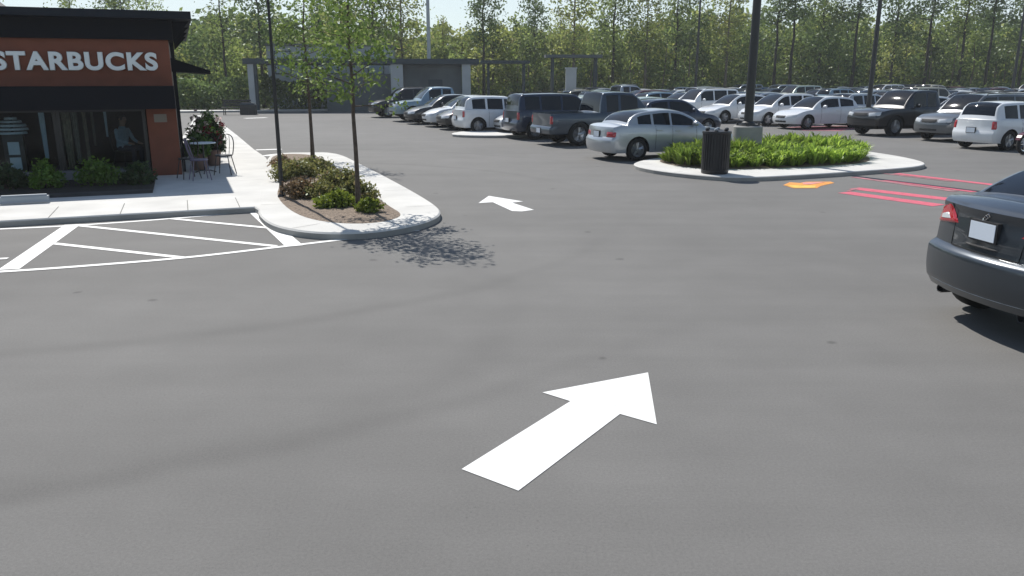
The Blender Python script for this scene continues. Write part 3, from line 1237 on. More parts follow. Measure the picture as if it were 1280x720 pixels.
    if lod:
        zp = .955 if c.fine else (z0 + z1) / 2
        if kind in ('suv', 'bigsuv', 'pickup', 'hatch'):
            zp = z0 - .02 if kind != 'pickup' else .52
        pa, pb2 = c.P(0, zp - .08, 0), c.P(0, zp + .08, 0)
        px0 = min(pa[0], pb2[0], c.P(0, zp, 0)[0]) - cx
        b = MB(); b.bb(px0 - .012, px0 + .03, -.175, .175, zp - .095, zp + .095)
        fr_ = b.build('plate_frame', M_TRIM, root)
        b = MB(); b.bb(px0 - .018, px0 - .0125, -.155, .155, zp - .078, zp + .078)
        b.build('number_plate', M_PLATE, fr_)
        # door gaps and handles on both sides
        for s in (1, -1):
            lines = sorted({sp['win'][-1][1] + .05, sp['win'][-1][0] - .04} | ({sp['win'][-2][0] + .02} if len(sp['win']) >= 2 else set()))
            for x in lines:
                zz = np.linspace(sp['rocker'] + .06, c.belt(x) - .01, 9)
                if any(abs(x - wx) < Ra + .02 for wx in sp['wx']):
                    zz = [z for z in zz if z > Rw + Ra * .75]
                vs = []
                for z in zz:
                    for dx in (-.006, .006):
                        p = c.side(x + dx, z, s)
                        vs.append((p[0] - cx, p[1] + s * .002, p[2]))
                n = len(zz)
                MB().add(vs, [(2 * i, 2 * i + 1, 2 * i + 3, 2 * i + 2) for i in range(n - 1)]).build('door_gap', M_SEAM, root)
            for (a, b_) in sp['win'][-2:]:
                h = MB()
                xh = a + .10
                p = c.side(xh, c.belt(xh) - .13, s)
                h.box((p[0] - cx + .04, p[1] + s * .012, p[2]), (.17, .03, .028))
                h.build('door_handle', paint, root)
        # mirrors
        for s in (1, -1):
            xm = sp['win'][-1][1] - .05
            p = c.side(xm, c.belt(xm), s)
            b = MB()
            b.lathe([(.001, -.11), (.05, -.10), (.075, -.05), (.08, .03), (.065, .09), (.001, .10)], (0, 0, 0), 10, 'y')
            b.v = [(x * .75, y, z) for x, y, z in b.v]
            b.add([(-.03, -s * .08, -.05), (.03, -s * .08, -.05), (.03, -s * .19, -.09), (-.03, -s * .19, -.09), (-.03, -s * .08, -.02), (.03, -s * .08, -.02), (.03, -s * .19, -.06), (-.03, -s * .19, -.06)],
                  [(0, 1, 2, 3), (4, 5, 6, 7), (0, 1, 5, 4), (1, 2, 6, 5), (2, 3, 7, 6), (3, 0, 4, 7)])
            o = b.build('wing_mirror', paint, root, smooth=True, angle=60)
            o.location = (p[0] - cx, s * (abs(p[1]) + .12), p[2] + .09)
    if c.fine:
        # boot lid edges, emblem, exhaust, lower bumper diffuser, plate frame
        b = MB()

        def seam(path, wd=.004, off=.001):
            vs = []
            for (s, z) in path:
                vs.append((s, z))
            P3 = [Vector(c.P(s, z, off)) - Vector((cx, 0, 0)) for s, z in path]
            b.tube(P3, wd, 4)
        for s in (1, -1):
            seam([(s * hw0 * .74, 1.13), (s * hw0 * .60, 1.02), (s * hw0 * .57, .86), (s * hw0 * .56, .76)])
        seam([(q, .758) for q in np.linspace(-hw0 * .56, hw0 * .56, 9)])
        b.build('boot_gap', M_SEAM, root)
        # emblem: slanted S shaped badge between two wings
        b = MB()
        for path in ([(-0.0378, 1.0440), (-0.0068, 1.0570), (0.0162, 1.0830), (-0.0027, 1.0999), (0.0378, 1.1181)], [(-0.0378, 1.0440), (-0.0405, 1.0700), (-0.0162, 1.0869)], [(0.0378, 1.1181), (0.0405, 1.0921), (0.0162, 1.0791)]):
            b.tube([Vector(c.P(-s, z, .014)) - Vector((cx, 0, 0)) for s, z in path], .006, 5)
        b.build('emblem', M_CHROME, root)
        c.patch([(-.22, .80), (.22, .80), (.22, .82), (-.22, .82)], 6, 3, 'plate_lip', M_TRIM, root, .02, 'rear', cx)
        c.patch([(-hw0 * .95, .375), (hw0 * .95, .375), (hw0 * .95, .39), (-hw0 * .95, .39)], 16, 2, 'bumper_strip', M_GPOLE, root, .004, 'rear', cx)
        for s in (1, -1):
            b = MB()
            b.lathe([(.001, .0), (.034, 0), (.034, -.22), (.040, -.225), (.042, -.2), (.042, .03)][::-1], (0, 0, 0), 14, 'y')
            o = b.build('exhaust_pipe', M_TRIM, root, smooth=True)
            o.rotation_euler = (0, 0, R(-90))
            p = c.P(s * hw0 * .72, .33)
            o.location = (p[0] - cx + .25, p[1], .285)
        # aerial fin on the roof
        b = MB()
        b.add([(-.09, -.02, 0), (.09, -.004, 0), (.09, .004, 0), (-.09, .02, 0), (-.09, -.004, .06), (-.09, .004, .06)],
              [(0, 1, 4), (3, 5, 2), (1, 2, 5, 4), (0, 4, 5, 3)])
        o = b.build('roof_aerial', paint, root)
        o.location = (g1 + .15 - cx, 0, sp['H'] + .015)
    if kind in ('suv', 'bigsuv') and lod:
        for s in (1, -1):
            b = MB()
            P = []
            for x in np.linspace(g1 + .05, g2 - .1, 7):
                h = c.roof(x) - c.belt(x)
                y = c.hw(x) * .94 * .95 - sp['tumble'] * h - .05
                P.append((x - cx, s * y, c.roof(x) + (.055 if 0 < x else 0)))
            P = [(P[0][0] - .04, P[0][1], P[0][2] - .06)] + P + [(P[-1][0] + .04, P[-1][1], P[-1][2] - .05)]
            b.tube(P, .016, 5)
            b.build('roof_rail', M_TRIM, root, smooth=True)
    return root


PAINTS = {}


def paint(nm, col, metal=.25, rough=.32):
    if nm not in PAINTS:
        PAINTS[nm] = mat('car_paint_' + nm, col, rough, metal, coat=.8, noise=(3, .03))
    return PAINTS[nm]


paint('charcoal', (.040, .050, .062), .5, .30)
paint('black', (.012, .013, .016), .1)
paint('navy', (.018, .03, .06), .3)
paint('slate', (.05, .07, .095), .4)
paint('silver', (.42, .45, .48), .45, .32)
paint('white', (.70, .72, .74), .0, .3)
paint('grey', (.13, .14, .15), .4)
paint('light_blue', (.25, .35, .42), .4)
paint('pale_green', (.40, .47, .42), .3)
paint('maroon', (.10, .012, .018), .2)
paint('blue', (.03, .08, .18), .3)
paint('beige', (.42, .38, .30), .3)

PROTO = {}
PBODY = ('body', 'rear_bumper', 'front_bumper', 'door_handle', 'wing_mirror')


def get_car(kind, col, lod=1):
    """first car of a kind is the built one, the next ones are copies with their own paint"""
    key = (kind, lod)
    if key not in PROTO:
        r = make_car(kind, PAINTS[col], {'pickup': 'pickup_truck', 'suv': 'parked_suv', 'bigsuv': 'parked_suv', 'hatch': 'hatchback_car'}.get(kind, 'sedan_car'), lod)
        PROTO[key] = (r, PAINTS[col])
        return r
    src, m0 = PROTO[key]
    r = copy_tree(src)
    for ch in r.children:
        if ch.name.split('.')[0] in PBODY:
            ch.material_slots[0].link = 'OBJECT'
            ch.material_slots[0].material = PAINTS[col]
    return r


ORG = Vector((3.0, 23.0, 0))


def grid(a, b):
    return ORG + DV * a + NV * b


def park(kind, col, corner, out, label, group='cars parked in the lot', lod=1, turn=0.):
    """corner = ground point of the near corner towards the left aisle; out=True: nose towards that aisle"""
    sp = SPECS[kind]
    c = Vector((corner[0], corner[1], 0)) + DV * sp['L'] / 2 + NV * sp['W'] / 2
    r = get_car(kind, col, lod)
    r.location = (c.x, c.y, .005)
    r.rotation_euler = (0, 0, ANG + (math.pi if out else 0) + R(turn))
    cat = {'pickup': 'pickup truck', 'suv': 'suv', 'bigsuv': 'suv'}.get(kind, 'car')
    tag(r, label, cat, group)
    return r


# the nearby dark sedan
near = make_car('nearsedan', PAINTS['charcoal'], 'sedan_car', 1)
hd = R(9)
lc = Vector((4.03, 7.98, 0))
dvh, nvh = Vector((math.cos(hd), math.sin(hd), 0)), Vector((-math.sin(hd), math.cos(hd), 0))
cc = lc + dvh * 2.3 - nvh * .88
near.location = (cc.x, cc.y, .005)
near.rotation_euler = (0, 0, hd)
tag(near, 'dark grey sedan nearest to us at the right edge, blank pale number plate', 'car')

# first row, left of the middle
park('coupe', 'silver', (2.72, 22.7), False, 'silver sedan with red tail lights parked just left of the black litter bin')
park('pickup', 'slate', (1.3, 27.8), False, 'dark blue grey pickup truck parked just beyond the silver sedan')
park('suv', 'navy', (.15, 30.9), False, 'large dark blue suv towering behind the dark pickup truck bed')
park('sedan', 'silver', (-.35, 33.4), True, 'silver car nosing out between the white hatchback and the large dark suv')
park('hatch', 'white', (-2.15, 34.6), False, 'white hatchback with one red tail light by the white end island')
park('sedan', 'black', (-3.1, 36.7), True, 'black sedan with bright headlights beside the white hatchback')
park('sedan', 'white', (-4.0, 38.9), True, 'white sedan facing the aisle, third in from the far dark suv')
park('sedan', 'black', (-5.2, 41.3), True, 'black sedan with pale bonnet glare parked next to the light blue pickup')
park('pickup', 'light_blue', (-6.3, 43.9), True, 'light blue pickup truck facing the aisle, second from the far end of the row')
park('suv', 'black', (-8.3, 48.6), True, 'black suv at the far left end of the row beneath the grey shelter')

# right-hand row
park('hatch', 'white', grid(12.75, -1.8), False, 'white hatchback with angled red tail light at the right edge behind the motorcycle')
park('suv', 'grey', grid(14.4, 1.3), True, 'grey suv with glinting silver bonnet between the black pickup and the white hatchback')
park('pickup', 'black', grid(14.4, 4.6), True, 'black pickup truck with chrome front bumper right of the white sedan')
park('sedan', 'white', grid(14.4, 9.5), True, 'white sedan seen from the side behind the patch of red paint')
park('hatch', 'white', grid(14.6, 12.4), True, 'white hatchback just right of the big lamp post')
park('sedan', 'white', grid(14.0, 15.2), True, 'white sedan nosing out directly behind the big lamp post')
park('suv', 'white', grid(13.6, 17.9), True, 'tall white suv left of the big lamp post')
park('sedan', 'navy', grid(5.2, 8.2), False, 'dark blue sedan seen over the roof of the silver sedan')
park('sedan', 'pale_green', grid(5.4, 11.0), True, 'pale green sedan second beyond the silver sedan')
park('sedan', 'white', grid(5.6, 14.0), False, 'white sedan with red tail light showing above the silver sedan roof')

# the crowded far part of the lot: rows across the grid
rnd = random.Random(21)
kinds = ['sedan'] * 8 + ['suv'] * 2 + ['hatch'] * 3 + ['pickup'] * 1
cols = ['white'] * 11 + ['silver'] * 7 + ['black'] * 3 + ['navy', 'slate', 'grey', 'light_blue', 'grey', 'beige', 'white', 'maroon', 'blue', 'pale_green']
names = {'sedan': 'sedan', 'suv': 'suv', 'hatch': 'hatchback', 'pickup': 'pickup truck', 'bigsuv': 'tall suv'}
rows = [(5.4, 17, 44, 'second'), (14.4, 20.5, 54, 'third'), (19.6, -4.5, 52, 'fourth'), (32.5, 3, 50, 'fifth'), (37.7, 3, 50, 'sixth'), (48, 6, 52, 'seventh'), (53.2, 6, 50, 'eighth'), (64, 4, 50, 'ninth')]
for a0, b0, b1, rn in rows:
    bb = b0
    while bb < b1:
        k = rnd.choice(kinds); cl = rnd.choice(cols)
        p = grid(a0 + rnd.uniform(-.3, .3), bb)
        bb += 2.65
        u = (p.x / p.y) * 1000 + 640
        if rnd.random() < .04 or p.y > 83 or u > 1330 or u < 690 or p.y < 24:
            continue
        cn = cl.replace('_', ' ')
        park(k, cl, p, rnd.random() < .5, '%s %s in the %s row of the crowded far lot' % (cn, names[k], rn),
             'cars crowded in the far rows', 1 if p.y < 48 else 0, rnd.uniform(-1.5, 1.5))
# ------------------------------------------------------------------ cafe
M_BRICK = mat('orange_render', (.185, .060, .034), .85, noise=(3, .12), bump=(40, .3, .004))
M_CORN = mat('dark_slate_metal', (.012, .016, .024), .75, spec=.2, noise=(.8, .15))
M_CORN2 = mat('dark_fascia', (.006, .007, .011), .8, spec=.15)
M_SIGNW = mat('sign_white', (.78, .82, .83), .5)
M_SIDE = mat('beige_render', (.30, .27, .23), .85, noise=(2, .1))
M_FRAME = mat('window_frame', (.012, .012, .013), .4)
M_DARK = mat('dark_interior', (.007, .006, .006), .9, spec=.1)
M_WOOD = mat('dark_wood', (.05, .03, .02), .6, noise=(5, .4))
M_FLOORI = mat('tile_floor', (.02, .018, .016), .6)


def glass_mat():
    m = bpy.data.materials.new('shop_glass')
    m.use_nodes = True
    nt = m.node_tree
    nt.nodes.clear()
    out = nt.nodes.new('ShaderNodeOutputMaterial')
    g = nt.nodes.new('ShaderNodeBsdfGlossy')
    g.inputs['Roughness'].default_value = .02
    t = nt.nodes.new('ShaderNodeBsdfTransparent')
    t.inputs['Color'].default_value = (.80, .86, .88, 1)
    fr = nt.nodes.new('ShaderNodeFresnel')
    fr.inputs['IOR'].default_value = 1.24
    mx = nt.nodes.new('ShaderNodeMixShader')
    nt.links.new(fr.outputs[0], mx.inputs[0])
    nt.links.new(t.outputs[0], mx.inputs[1])
    nt.links.new(g.outputs[0], mx.inputs[2])
    nt.links.new(mx.outputs[0], out.inputs['Surface'])
    return m


M_SGLASS = glass_mat()
cafe = empty('cafe_building', CORN, ANG)
tag(cafe, 'orange and black cafe building with big white letters across its front', 'building')
HW = 3.25


def cpart(name, m, *boxes, parent=cafe, **k):
    b = MB()
    for q in boxes:
        b.bb(*q)
    return b.build(name, m, parent, **k)


BL = -15.0
cpart('front_wall', M_BRICK, (BL, 0, 0, .25, 1.66, HW))
cpart('side_wall', M_SIDE, (-.25, -.002, .252, 1.3, .05, HW), (-.25, -.002, 2.6, 6.0, .05, HW), (-.25, -.002, 7.2, 11, .05, HW),
      (-.25, -.002, 1.3, 2.6, 2.35, HW), (-.25, -.002, 6.0, 7.2, 2.1, HW))
cpart('rear_wall', M_SIDE, (BL, -.252, 10.75, 11, .05, HW))
cpart('pillar', M_BRICK, (-.62, .012, -.012, .40, .05, 1.655))
cpart('wall_plaque', mat('plaque', (.22, .19, .16), .6), (-.47, -.20, -.034, -.014, 1.32, 1.50))
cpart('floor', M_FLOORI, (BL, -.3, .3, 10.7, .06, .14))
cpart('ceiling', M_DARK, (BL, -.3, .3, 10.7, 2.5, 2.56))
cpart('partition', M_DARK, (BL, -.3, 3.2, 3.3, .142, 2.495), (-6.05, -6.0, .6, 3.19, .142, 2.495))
b = MB()
b.bb(BL, .52, -.55, 11.3, 3.56, 3.72)
b.build('cornice', M_CORN, cafe)
b = MB()
b.bb(BL, .10, -.12, 11.1, 3.13, 3.555)
b.build('fascia_band', M_CORN2, cafe)
b = MB()
for y in (.1, 2.6, 5.2, 7.8):
    b = MB()
    b.add([(.11, y, 3.14), (.48, y, 3.55), (.11, y, 3.55), (.11, y + .09, 3.14), (.48, y + .09, 3.55), (.11, y + .09, 3.55)],
          [(0, 1, 2), (5, 4, 3), (0, 3, 4, 1), (1, 4, 5, 2), (2, 5, 3, 0)])
    b.build('cornice_bracket', M_CORN2, cafe)
b = MB()
b.bb(BL, .02, -.75, -.014, 1.64, 2.13)
b.build('canopy', M_CORN2, cafe)
# side canopy
b = MB()
b.add([(.0, 1.6, 2.78), (.9, 1.6, 2.48), (.9, 1.6, 2.40), (.0, 1.6, 2.46), (.0, 4.4, 2.78), (.9, 4.4, 2.48), (.9, 4.4, 2.40), (.0, 4.4, 2.46)],
      [(0, 1, 2, 3), (7, 6, 5, 4), (0, 4, 5, 1), (1, 5, 6, 2), (2, 6, 7, 3), (3, 7, 4, 0)])
fix_normals(b.build('side_canopy', M_CORN2, cafe))
cpart('downpipe', M_CORN2, (.02, .10, .62, .70, .1, 3.12))
# side door and window
cpart('side_door', M_FRAME, (-.20, -.10, 1.31, 2.59, .14, 2.34))
sw = cpart('side_window', M_FRAME, (-.2, -.1, 6.01, 6.08, .3, 2.09), (-.2, -.1, 7.12, 7.19, .3, 2.09), (-.2, -.1, 6.08, 7.12, 2.02, 2.09), (-.2, -.1, 6.08, 7.12, .3, .37))
cpart('pane', M_SGLASS, (-.16, -.15, 6.08, 7.12, .37, 2.02), parent=sw)
# front windows between the pillars
edges_x = [-.65, -2.45, -4.1, -5.75, -7.4, -9.0, -10.6, -12.2, -13.8]
for i in range(len(edges_x) - 1):
    x1, x0 = edges_x[i], edges_x[i + 1]
    fr = cpart('front_window', M_FRAME, (x0 + .002, x0 + .07, .02, .12, .14, 1.65), (x1 - .07, x1 - .002, .02, .12, .14, 1.65),
               (x0 + .07, x1 - .07, .02, .12, 1.57, 1.65), (x0 + .07, x1 - .07, .02, .12, .14, .30))
    cpart('pane', M_SGLASS, (x0 + .07, x1 - .07, .06, .072, .30, 1.57), parent=fr)
# roof top screen
b = MB()
zt = 3.72
b.add([(-12, 2.2, zt), (-3.6, 2.2, zt), (-12, 8, zt), (-3.6, 8, zt), (-11, 3.2, zt + .9), (-4.6, 3.2, zt + .9), (-11, 7, zt + .9), (-4.6, 7, zt + .9)],
      [(0, 1, 5, 4), (1, 3, 7, 5), (3, 2, 6, 7), (2, 0, 4, 6), (4, 5, 7, 6)])
fix_normals(b.build('roof', mat('grey_shingle', (.20, .19, .18), .9, noise=(6, .2)), cafe))

# lettering
fc = bpy.data.curves.new('lettering', 'FONT')
fc.body = 'STARBUCKS'
fc.extrude = .03
fc.offset = .022
fc.bevel_depth = .022
fc.space_character = 1.12
fo = bpy.data.objects.new('lettering', fc)
COL.objects.link(fo)
bpy.context.view_layer.update()
dg = bpy.context.evaluated_depsgraph_get()
lm = bpy.data.meshes.new_from_object(fo.evaluated_get(dg))
bpy.data.objects.remove(fo)
lm.materials.clear(); lm.materials.append(M_SIGNW)
cs = np.array([v.co[:] for v in lm.vertices])


def on_front(px, off=0.):
    """x in the cafe frame where pixel column px meets the front plane"""
    # sight line (u, 1) in plan against the facade line
    u = (px - 640) / F_PX
    D0 = 18.9 * CP
    # solve CORN + DV*x : X = u * (Y*CP + (H-z)*SP), z~2.65
    k = (CAM_H - 2.65) * SP
    return (u * (CORN.y * CP + k) - CORN.x) / (DV.x - u * DV.y * CP)


xa, xb = on_front(-9), on_front(197)
x0c, x1c, y0c, y1c = cs[:, 0].min(), cs[:, 0].max(), cs[:, 1].min(), cs[:, 1].max()
for v in lm.vertices:
    x, y, z = v.co
    v.co = (xa + (x - x0c) / (x1c - x0c) * (xb - xa), -.045 - z, 2.46 + (y - y0c) / (y1c - y0c) * .40)
lm.name = 'sign_lettering'
lt = link('sign_lettering', lm, cafe)

# things seen through the windows, and strips for reflections
M_PALE = mat('pale_enamel', (.62, .70, .76), .5)
M_TAN = mat('tan_cloth', (.30, .25, .18), .9, noise=(9, .3))


def in_cafe(name, x, y, z=0.14, rz=0.):
    p = CF(x, y, z)
    return empty(name, p, ANG + rz)


# merchandise stand with a round banded top
st = in_cafe('display_stand', -3.42, .62)
b = MB(); b.bb(-.30, .30, -.18, .18, 0, .08); b.build('base', M_FRAME, st)
b = MB(); b.bb(-.20, .20, -.12, .12, .082, .95); b.build('body', M_FRAME, st)
for z in (.16, .50):
    b = MB(); b.bb(-.11, .11, -.135, -.122, z, z + .28); b.build('info_panel', M_PALE, st)
for k, (z, r) in enumerate(((.955, .30), (1.04, .33), (1.12, .30), (1.20, .22), (1.27, .13))):
    b = MB(); b.lathe([(.001, z), (r, z), (r * .93, z + .045), (.001, z + .045)], n=20); b.build('shelf', M_PALE, st)
b = MB(); b.lathe([(.03, .95), (.03, 1.34), (.001, 1.36)], n=10); b.build('post', M_FRAME, st)
tag(st, 'display stand with stacked pale round shelves behind the cafe window', 'display stand')
# shelving with pale boxes on the left
sh = in_cafe('shelf_unit', -4.75, .75)
b = MB(); b.bb(-.75, -.70, -.15, .15, 0, 1.4); b.build('side_panel', M_WOOD, sh)
b = MB(); b.bb(.70, .75, -.15, .15, 0, 1.4); b.build('side_panel', M_WOOD, sh)
for z in (.12, .38, .86, 1.08, 1.3):
    b = MB(); b.bb(-.70, .70, -.15, .15, z, z + .03); b.build('shelf', M_TAN, sh)
tag(sh, 'dark wooden shelf unit standing left of the display stand inside the cafe', 'shelf unit')
rnd2 = random.Random(5)
for z in (.412, .892, 1.112):
    for k in range(5):
        b = MB(); hgt = rnd2.uniform(.06, .13)
        b.bb(-.09, .09, -.07, .07, 0, hgt)
        o = b.build('goods_box', [M_PALE, M_TAN, M_SIDE][rnd2.randint(0, 2)])
        p = CF(-4.75 - .55 + k * .26, .70, .14 + z)
        o.location = p; o.rotation_euler = (0, 0, ANG + rnd2.uniform(-.2, .2))
        tag(o, 'small carton on the shelf unit inside the cafe', 'box', 'cartons on the cafe shelf')
# pale strips hung behind the glass in place of its streaky reflections
for i, (x, wd, m, z0) in enumerate(((-2.62, .10, M_PALE, .55), (-2.38, .07, M_TAN, .5), (-2.15, .16, M_TAN, .3), (-1.98, .10, M_SIDE, .4), (-1.78, .07, M_TAN, .45), (-1.62, .05, M_SIDE, .8), (-1.35, .05, M_PALE, 1.0))):
    b = MB()
    n = 9
    vs = []
    for j in range(n):
        xx = -wd / 2 + wd * j / (n - 1)
        yy = .02 * math.sin(j * 2.1 + i)
        vs += [(xx * 1.2, yy, 1.62), (xx * .8, yy * 1.5, z0), (xx * 1.2, yy + .008, 1.62), (xx * .8, yy * 1.5 + .008, z0)]
    fs = []
    for j in range(n - 1):
        a = j * 4; c_ = a + 4
        fs += [(a, a + 1, c_ + 1, c_), (c_ + 2, c_ + 3, a + 3, a + 2)]
    b.add(vs, fs)
    o = b.build('reflection', m)
    o.location = CF(x - .15, .34, 0); o.rotation_euler = (0, 0, ANG)
    tag(o, 'narrow pale curtain strip added for streaks mirrored in the cafe window', 'reflection', 'curtain strips in the cafe window')

# terrace in front of the cafe: low step, edging, shrubs
b = MB(); b.bb(-14, -.9, -.62, -.30, KZ, KZ + .22)
o = b.build('terrace_step', mat('grey_stone', (.16, .17, .18), .9, noise=(3, .2))); o.location = CORN; o.rotation_euler = (0, 0, ANG)
tag(o, 'long low grey stone ledge running under the cafe windows', 'ledge')
b = MB(); b.bb(-14, -.55, -3.17, -3.05, KZ, KZ + .07)
o = b.build('planter_edging', mat('dark_stone', (.05, .05, .055), .9, noise=(3, .2))); o.location = CORN; o.rotation_euler = (0, 0, ANG)
tag(o, 'long dark edging stone in front of the cafe shrubs', 'edging')
b = MB(); b.bb(-14, -.55, -3.05, -.63, KZ + .004, KZ + .05)  # bed drawn out to the cafe's shadow edge, colour darkened to deepen that shade
o = b.build('planting_bed', mat('mulch_with_shade', (.03, .025, .02), .95, noise=(20, .4), bump=(45, 1, .03))); o.location = CORN; o.rotation_euler = (0, 0, ANG)
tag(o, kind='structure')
b = MB(); b.box((0, 0, .04), (.78, .12, .08)); b.box((0, 0, .095), (.72, .08, .03))
o = b.build('wheel_stop', mat('pale_blue_paint', (.30, .34, .38), .6)); o.location = G(31, 251, KZ + .05); o.rotation_euler = (0, 0, ANG)
tag(o, 'pale low kerb block lying in the shade at the far left', 'kerb block')
L_LIME = leaf_mat('leaves_lime', (.07, .16, .012), (.17, .30, .03))
L_MID = leaf_mat('leaves_mid_green', (.035, .09, .012), (.09, .17, .025))
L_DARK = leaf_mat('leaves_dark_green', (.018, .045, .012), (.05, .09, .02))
L_OLIVE = leaf_mat('leaves_olive', (.10, .11, .03), (.28, .27, .09), (.36, .22, .13))
L_YEL = leaf_mat('leaves_yellow_green', (.16, .22, .02), (.34, .40, .06))
L_RUST = leaf_mat('leaves_rusty', (.15, .09, .05), (.27, .19, .10))
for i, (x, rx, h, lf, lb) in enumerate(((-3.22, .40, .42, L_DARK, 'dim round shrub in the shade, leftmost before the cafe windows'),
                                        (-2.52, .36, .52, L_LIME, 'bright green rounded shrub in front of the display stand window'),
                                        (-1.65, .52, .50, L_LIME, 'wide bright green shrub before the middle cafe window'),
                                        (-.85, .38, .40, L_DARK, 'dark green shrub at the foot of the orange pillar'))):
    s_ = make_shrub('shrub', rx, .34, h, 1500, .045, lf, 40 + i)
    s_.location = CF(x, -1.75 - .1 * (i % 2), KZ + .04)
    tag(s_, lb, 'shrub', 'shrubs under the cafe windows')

# planters with flowering plants along the side wall
L_RED = leaf_mat('petals_red', (.12, .006, .012), (.24, .015, .03))
L_PINK = leaf_mat('petals_pink', (.55, .42, .42), (.75, .62, .60))
for i, (x, y, h, r, lf, fl, lb) in enumerate(((.42, .9, .80, .34, L_MID, None, 'tall green potted plant against the cafe side wall behind the pillar'),
                                              (.78, 1.9, .80, .32, L_DARK, L_RED, 'potted bush with dark red flowers beside the cafe'),
                                              (.62, 3.5, 1.15, .42, L_MID, L_PINK, 'taller potted bush with pale pink blossoms farther along the side wall'),
                                              (.85, 5.2, 1.15, .42, L_DARK, L_PINK, 'dark potted bush with scattered pale flowers, last along the side wall'))):
    pt = empty('potted_plant', CF(x, y, KZ))
    b = MB(); b.lathe([(.001, 0), (.16, 0), (.21, .36), (.225, .36), (.225, .40), (.19, .40), (.185, .33), (.001, .33)], n=20)
    b.build('pot', mat('pot_clay', (.16, .10, .08), .8), pt, smooth=True)
    s_ = make_shrub('bush', r, r, h - .3, 1700, .05, lf, 60 + i)
    for ch in list(s_.children):
        ch.parent = pt; ch.location = (0, 0, .33)
    bpy.data.objects.remove(s_)
    if fl:
        rs = np.random.RandomState(i)
        C = rs.normal(size=(170, 3)) * np.array([r * .5, r * .5, h * .2]) + np.array([0, 0, .33 + h * .42])
        k = rs.randint(0, 24, 170); cc_ = C[k] + rs.normal(size=(170, 3)) * .03
        mesh_quads('blossom', leaf_quads(cc_, np.full(170, .045), rs, .3, .8), fl, pt)
    tag(pt, lb, 'potted plant', 'potted plants along the cafe side')


# bistro furniture at the corner
def chair(x, y, rz, lb, m, zs=.45):
    r = empty('bistro_chair', CF(x, y, KZ), ANG + rz)
    b = MB(); b.lathe([(.001, zs - .02), (.19, zs - .02), (.20, zs - .005), (.19, zs + .01), (.001, zs + .015)], n=20); b.build('seat', m, r, smooth=True)
    for sx in (-1, 1):
        for sy in (-1, 1):
            b = MB(); b.tube([(sx * .20, sy * .20, 0), (sx * .13, sy * .13, zs - .02)], .011, 6); b.build('leg', m, r)
    b = MB()
    P = [(-.17, .13, zs), (-.19, .20, zs + .25), (-.14, .24, zs + .42), (0, .25, zs + .47), (.14, .24, zs + .42), (.19, .20, zs + .25), (.17, .13, zs)]
    b.tube(catmull(P, 4), .012, 6)
    for x_ in (-.08, 0, .08):
        b.tube([(x_, .14, zs), (x_ * 1.1, .225, zs + .25), (x_, .25, zs + .45)], .007, 5)
    b.build('backrest', m, r)
    tag(r, lb, 'chair', 'bistro chairs at the cafe corner')
    return r


def table(x, y, lb, h=.72, rad=.30, top=M_PALE):
    r = empty('bistro_table', CF(x, y, KZ), ANG + .4)
    b = MB(); b.lathe([(.001, h - .02), (rad - .01, h - .02), (rad, h - .008), (rad - .005, h), (.001, h)], n=28); b.build('tabletop', top, r, smooth=True)
    b = MB(); b.lathe([(.022, .05), (.022, h - .02)], n=10); b.build('stem', M_BLACK, r)
    for k in range(3):
        a = k * 2.094
        b = MB(); b.tube([(0, 0, .07), (.14 * math.cos(a), .14 * math.sin(a), .06), (.27 * math.cos(a), .27 * math.sin(a), .012)], .013, 6); b.build('foot', M_BLACK, r)
    tag(r, lb, 'table', 'bistro tables at the cafe corner')


M_PURP = mat('purple_grey_metal', (.12, .10, .16), .4)
table(.52, .1, 'small pale round bistro table in front of the red flowering bush')
chair(.15, -.85, R(200), 'dark bistro chair nearest the orange pillar', M_BLACK)
chair(.38, -1.25, R(100), 'purple grey bistro chair in front at the cafe corner', M_PURP)
chair(.95, -.35, R(-20), 'black bistro chair beside the pale round table', M_BLACK)


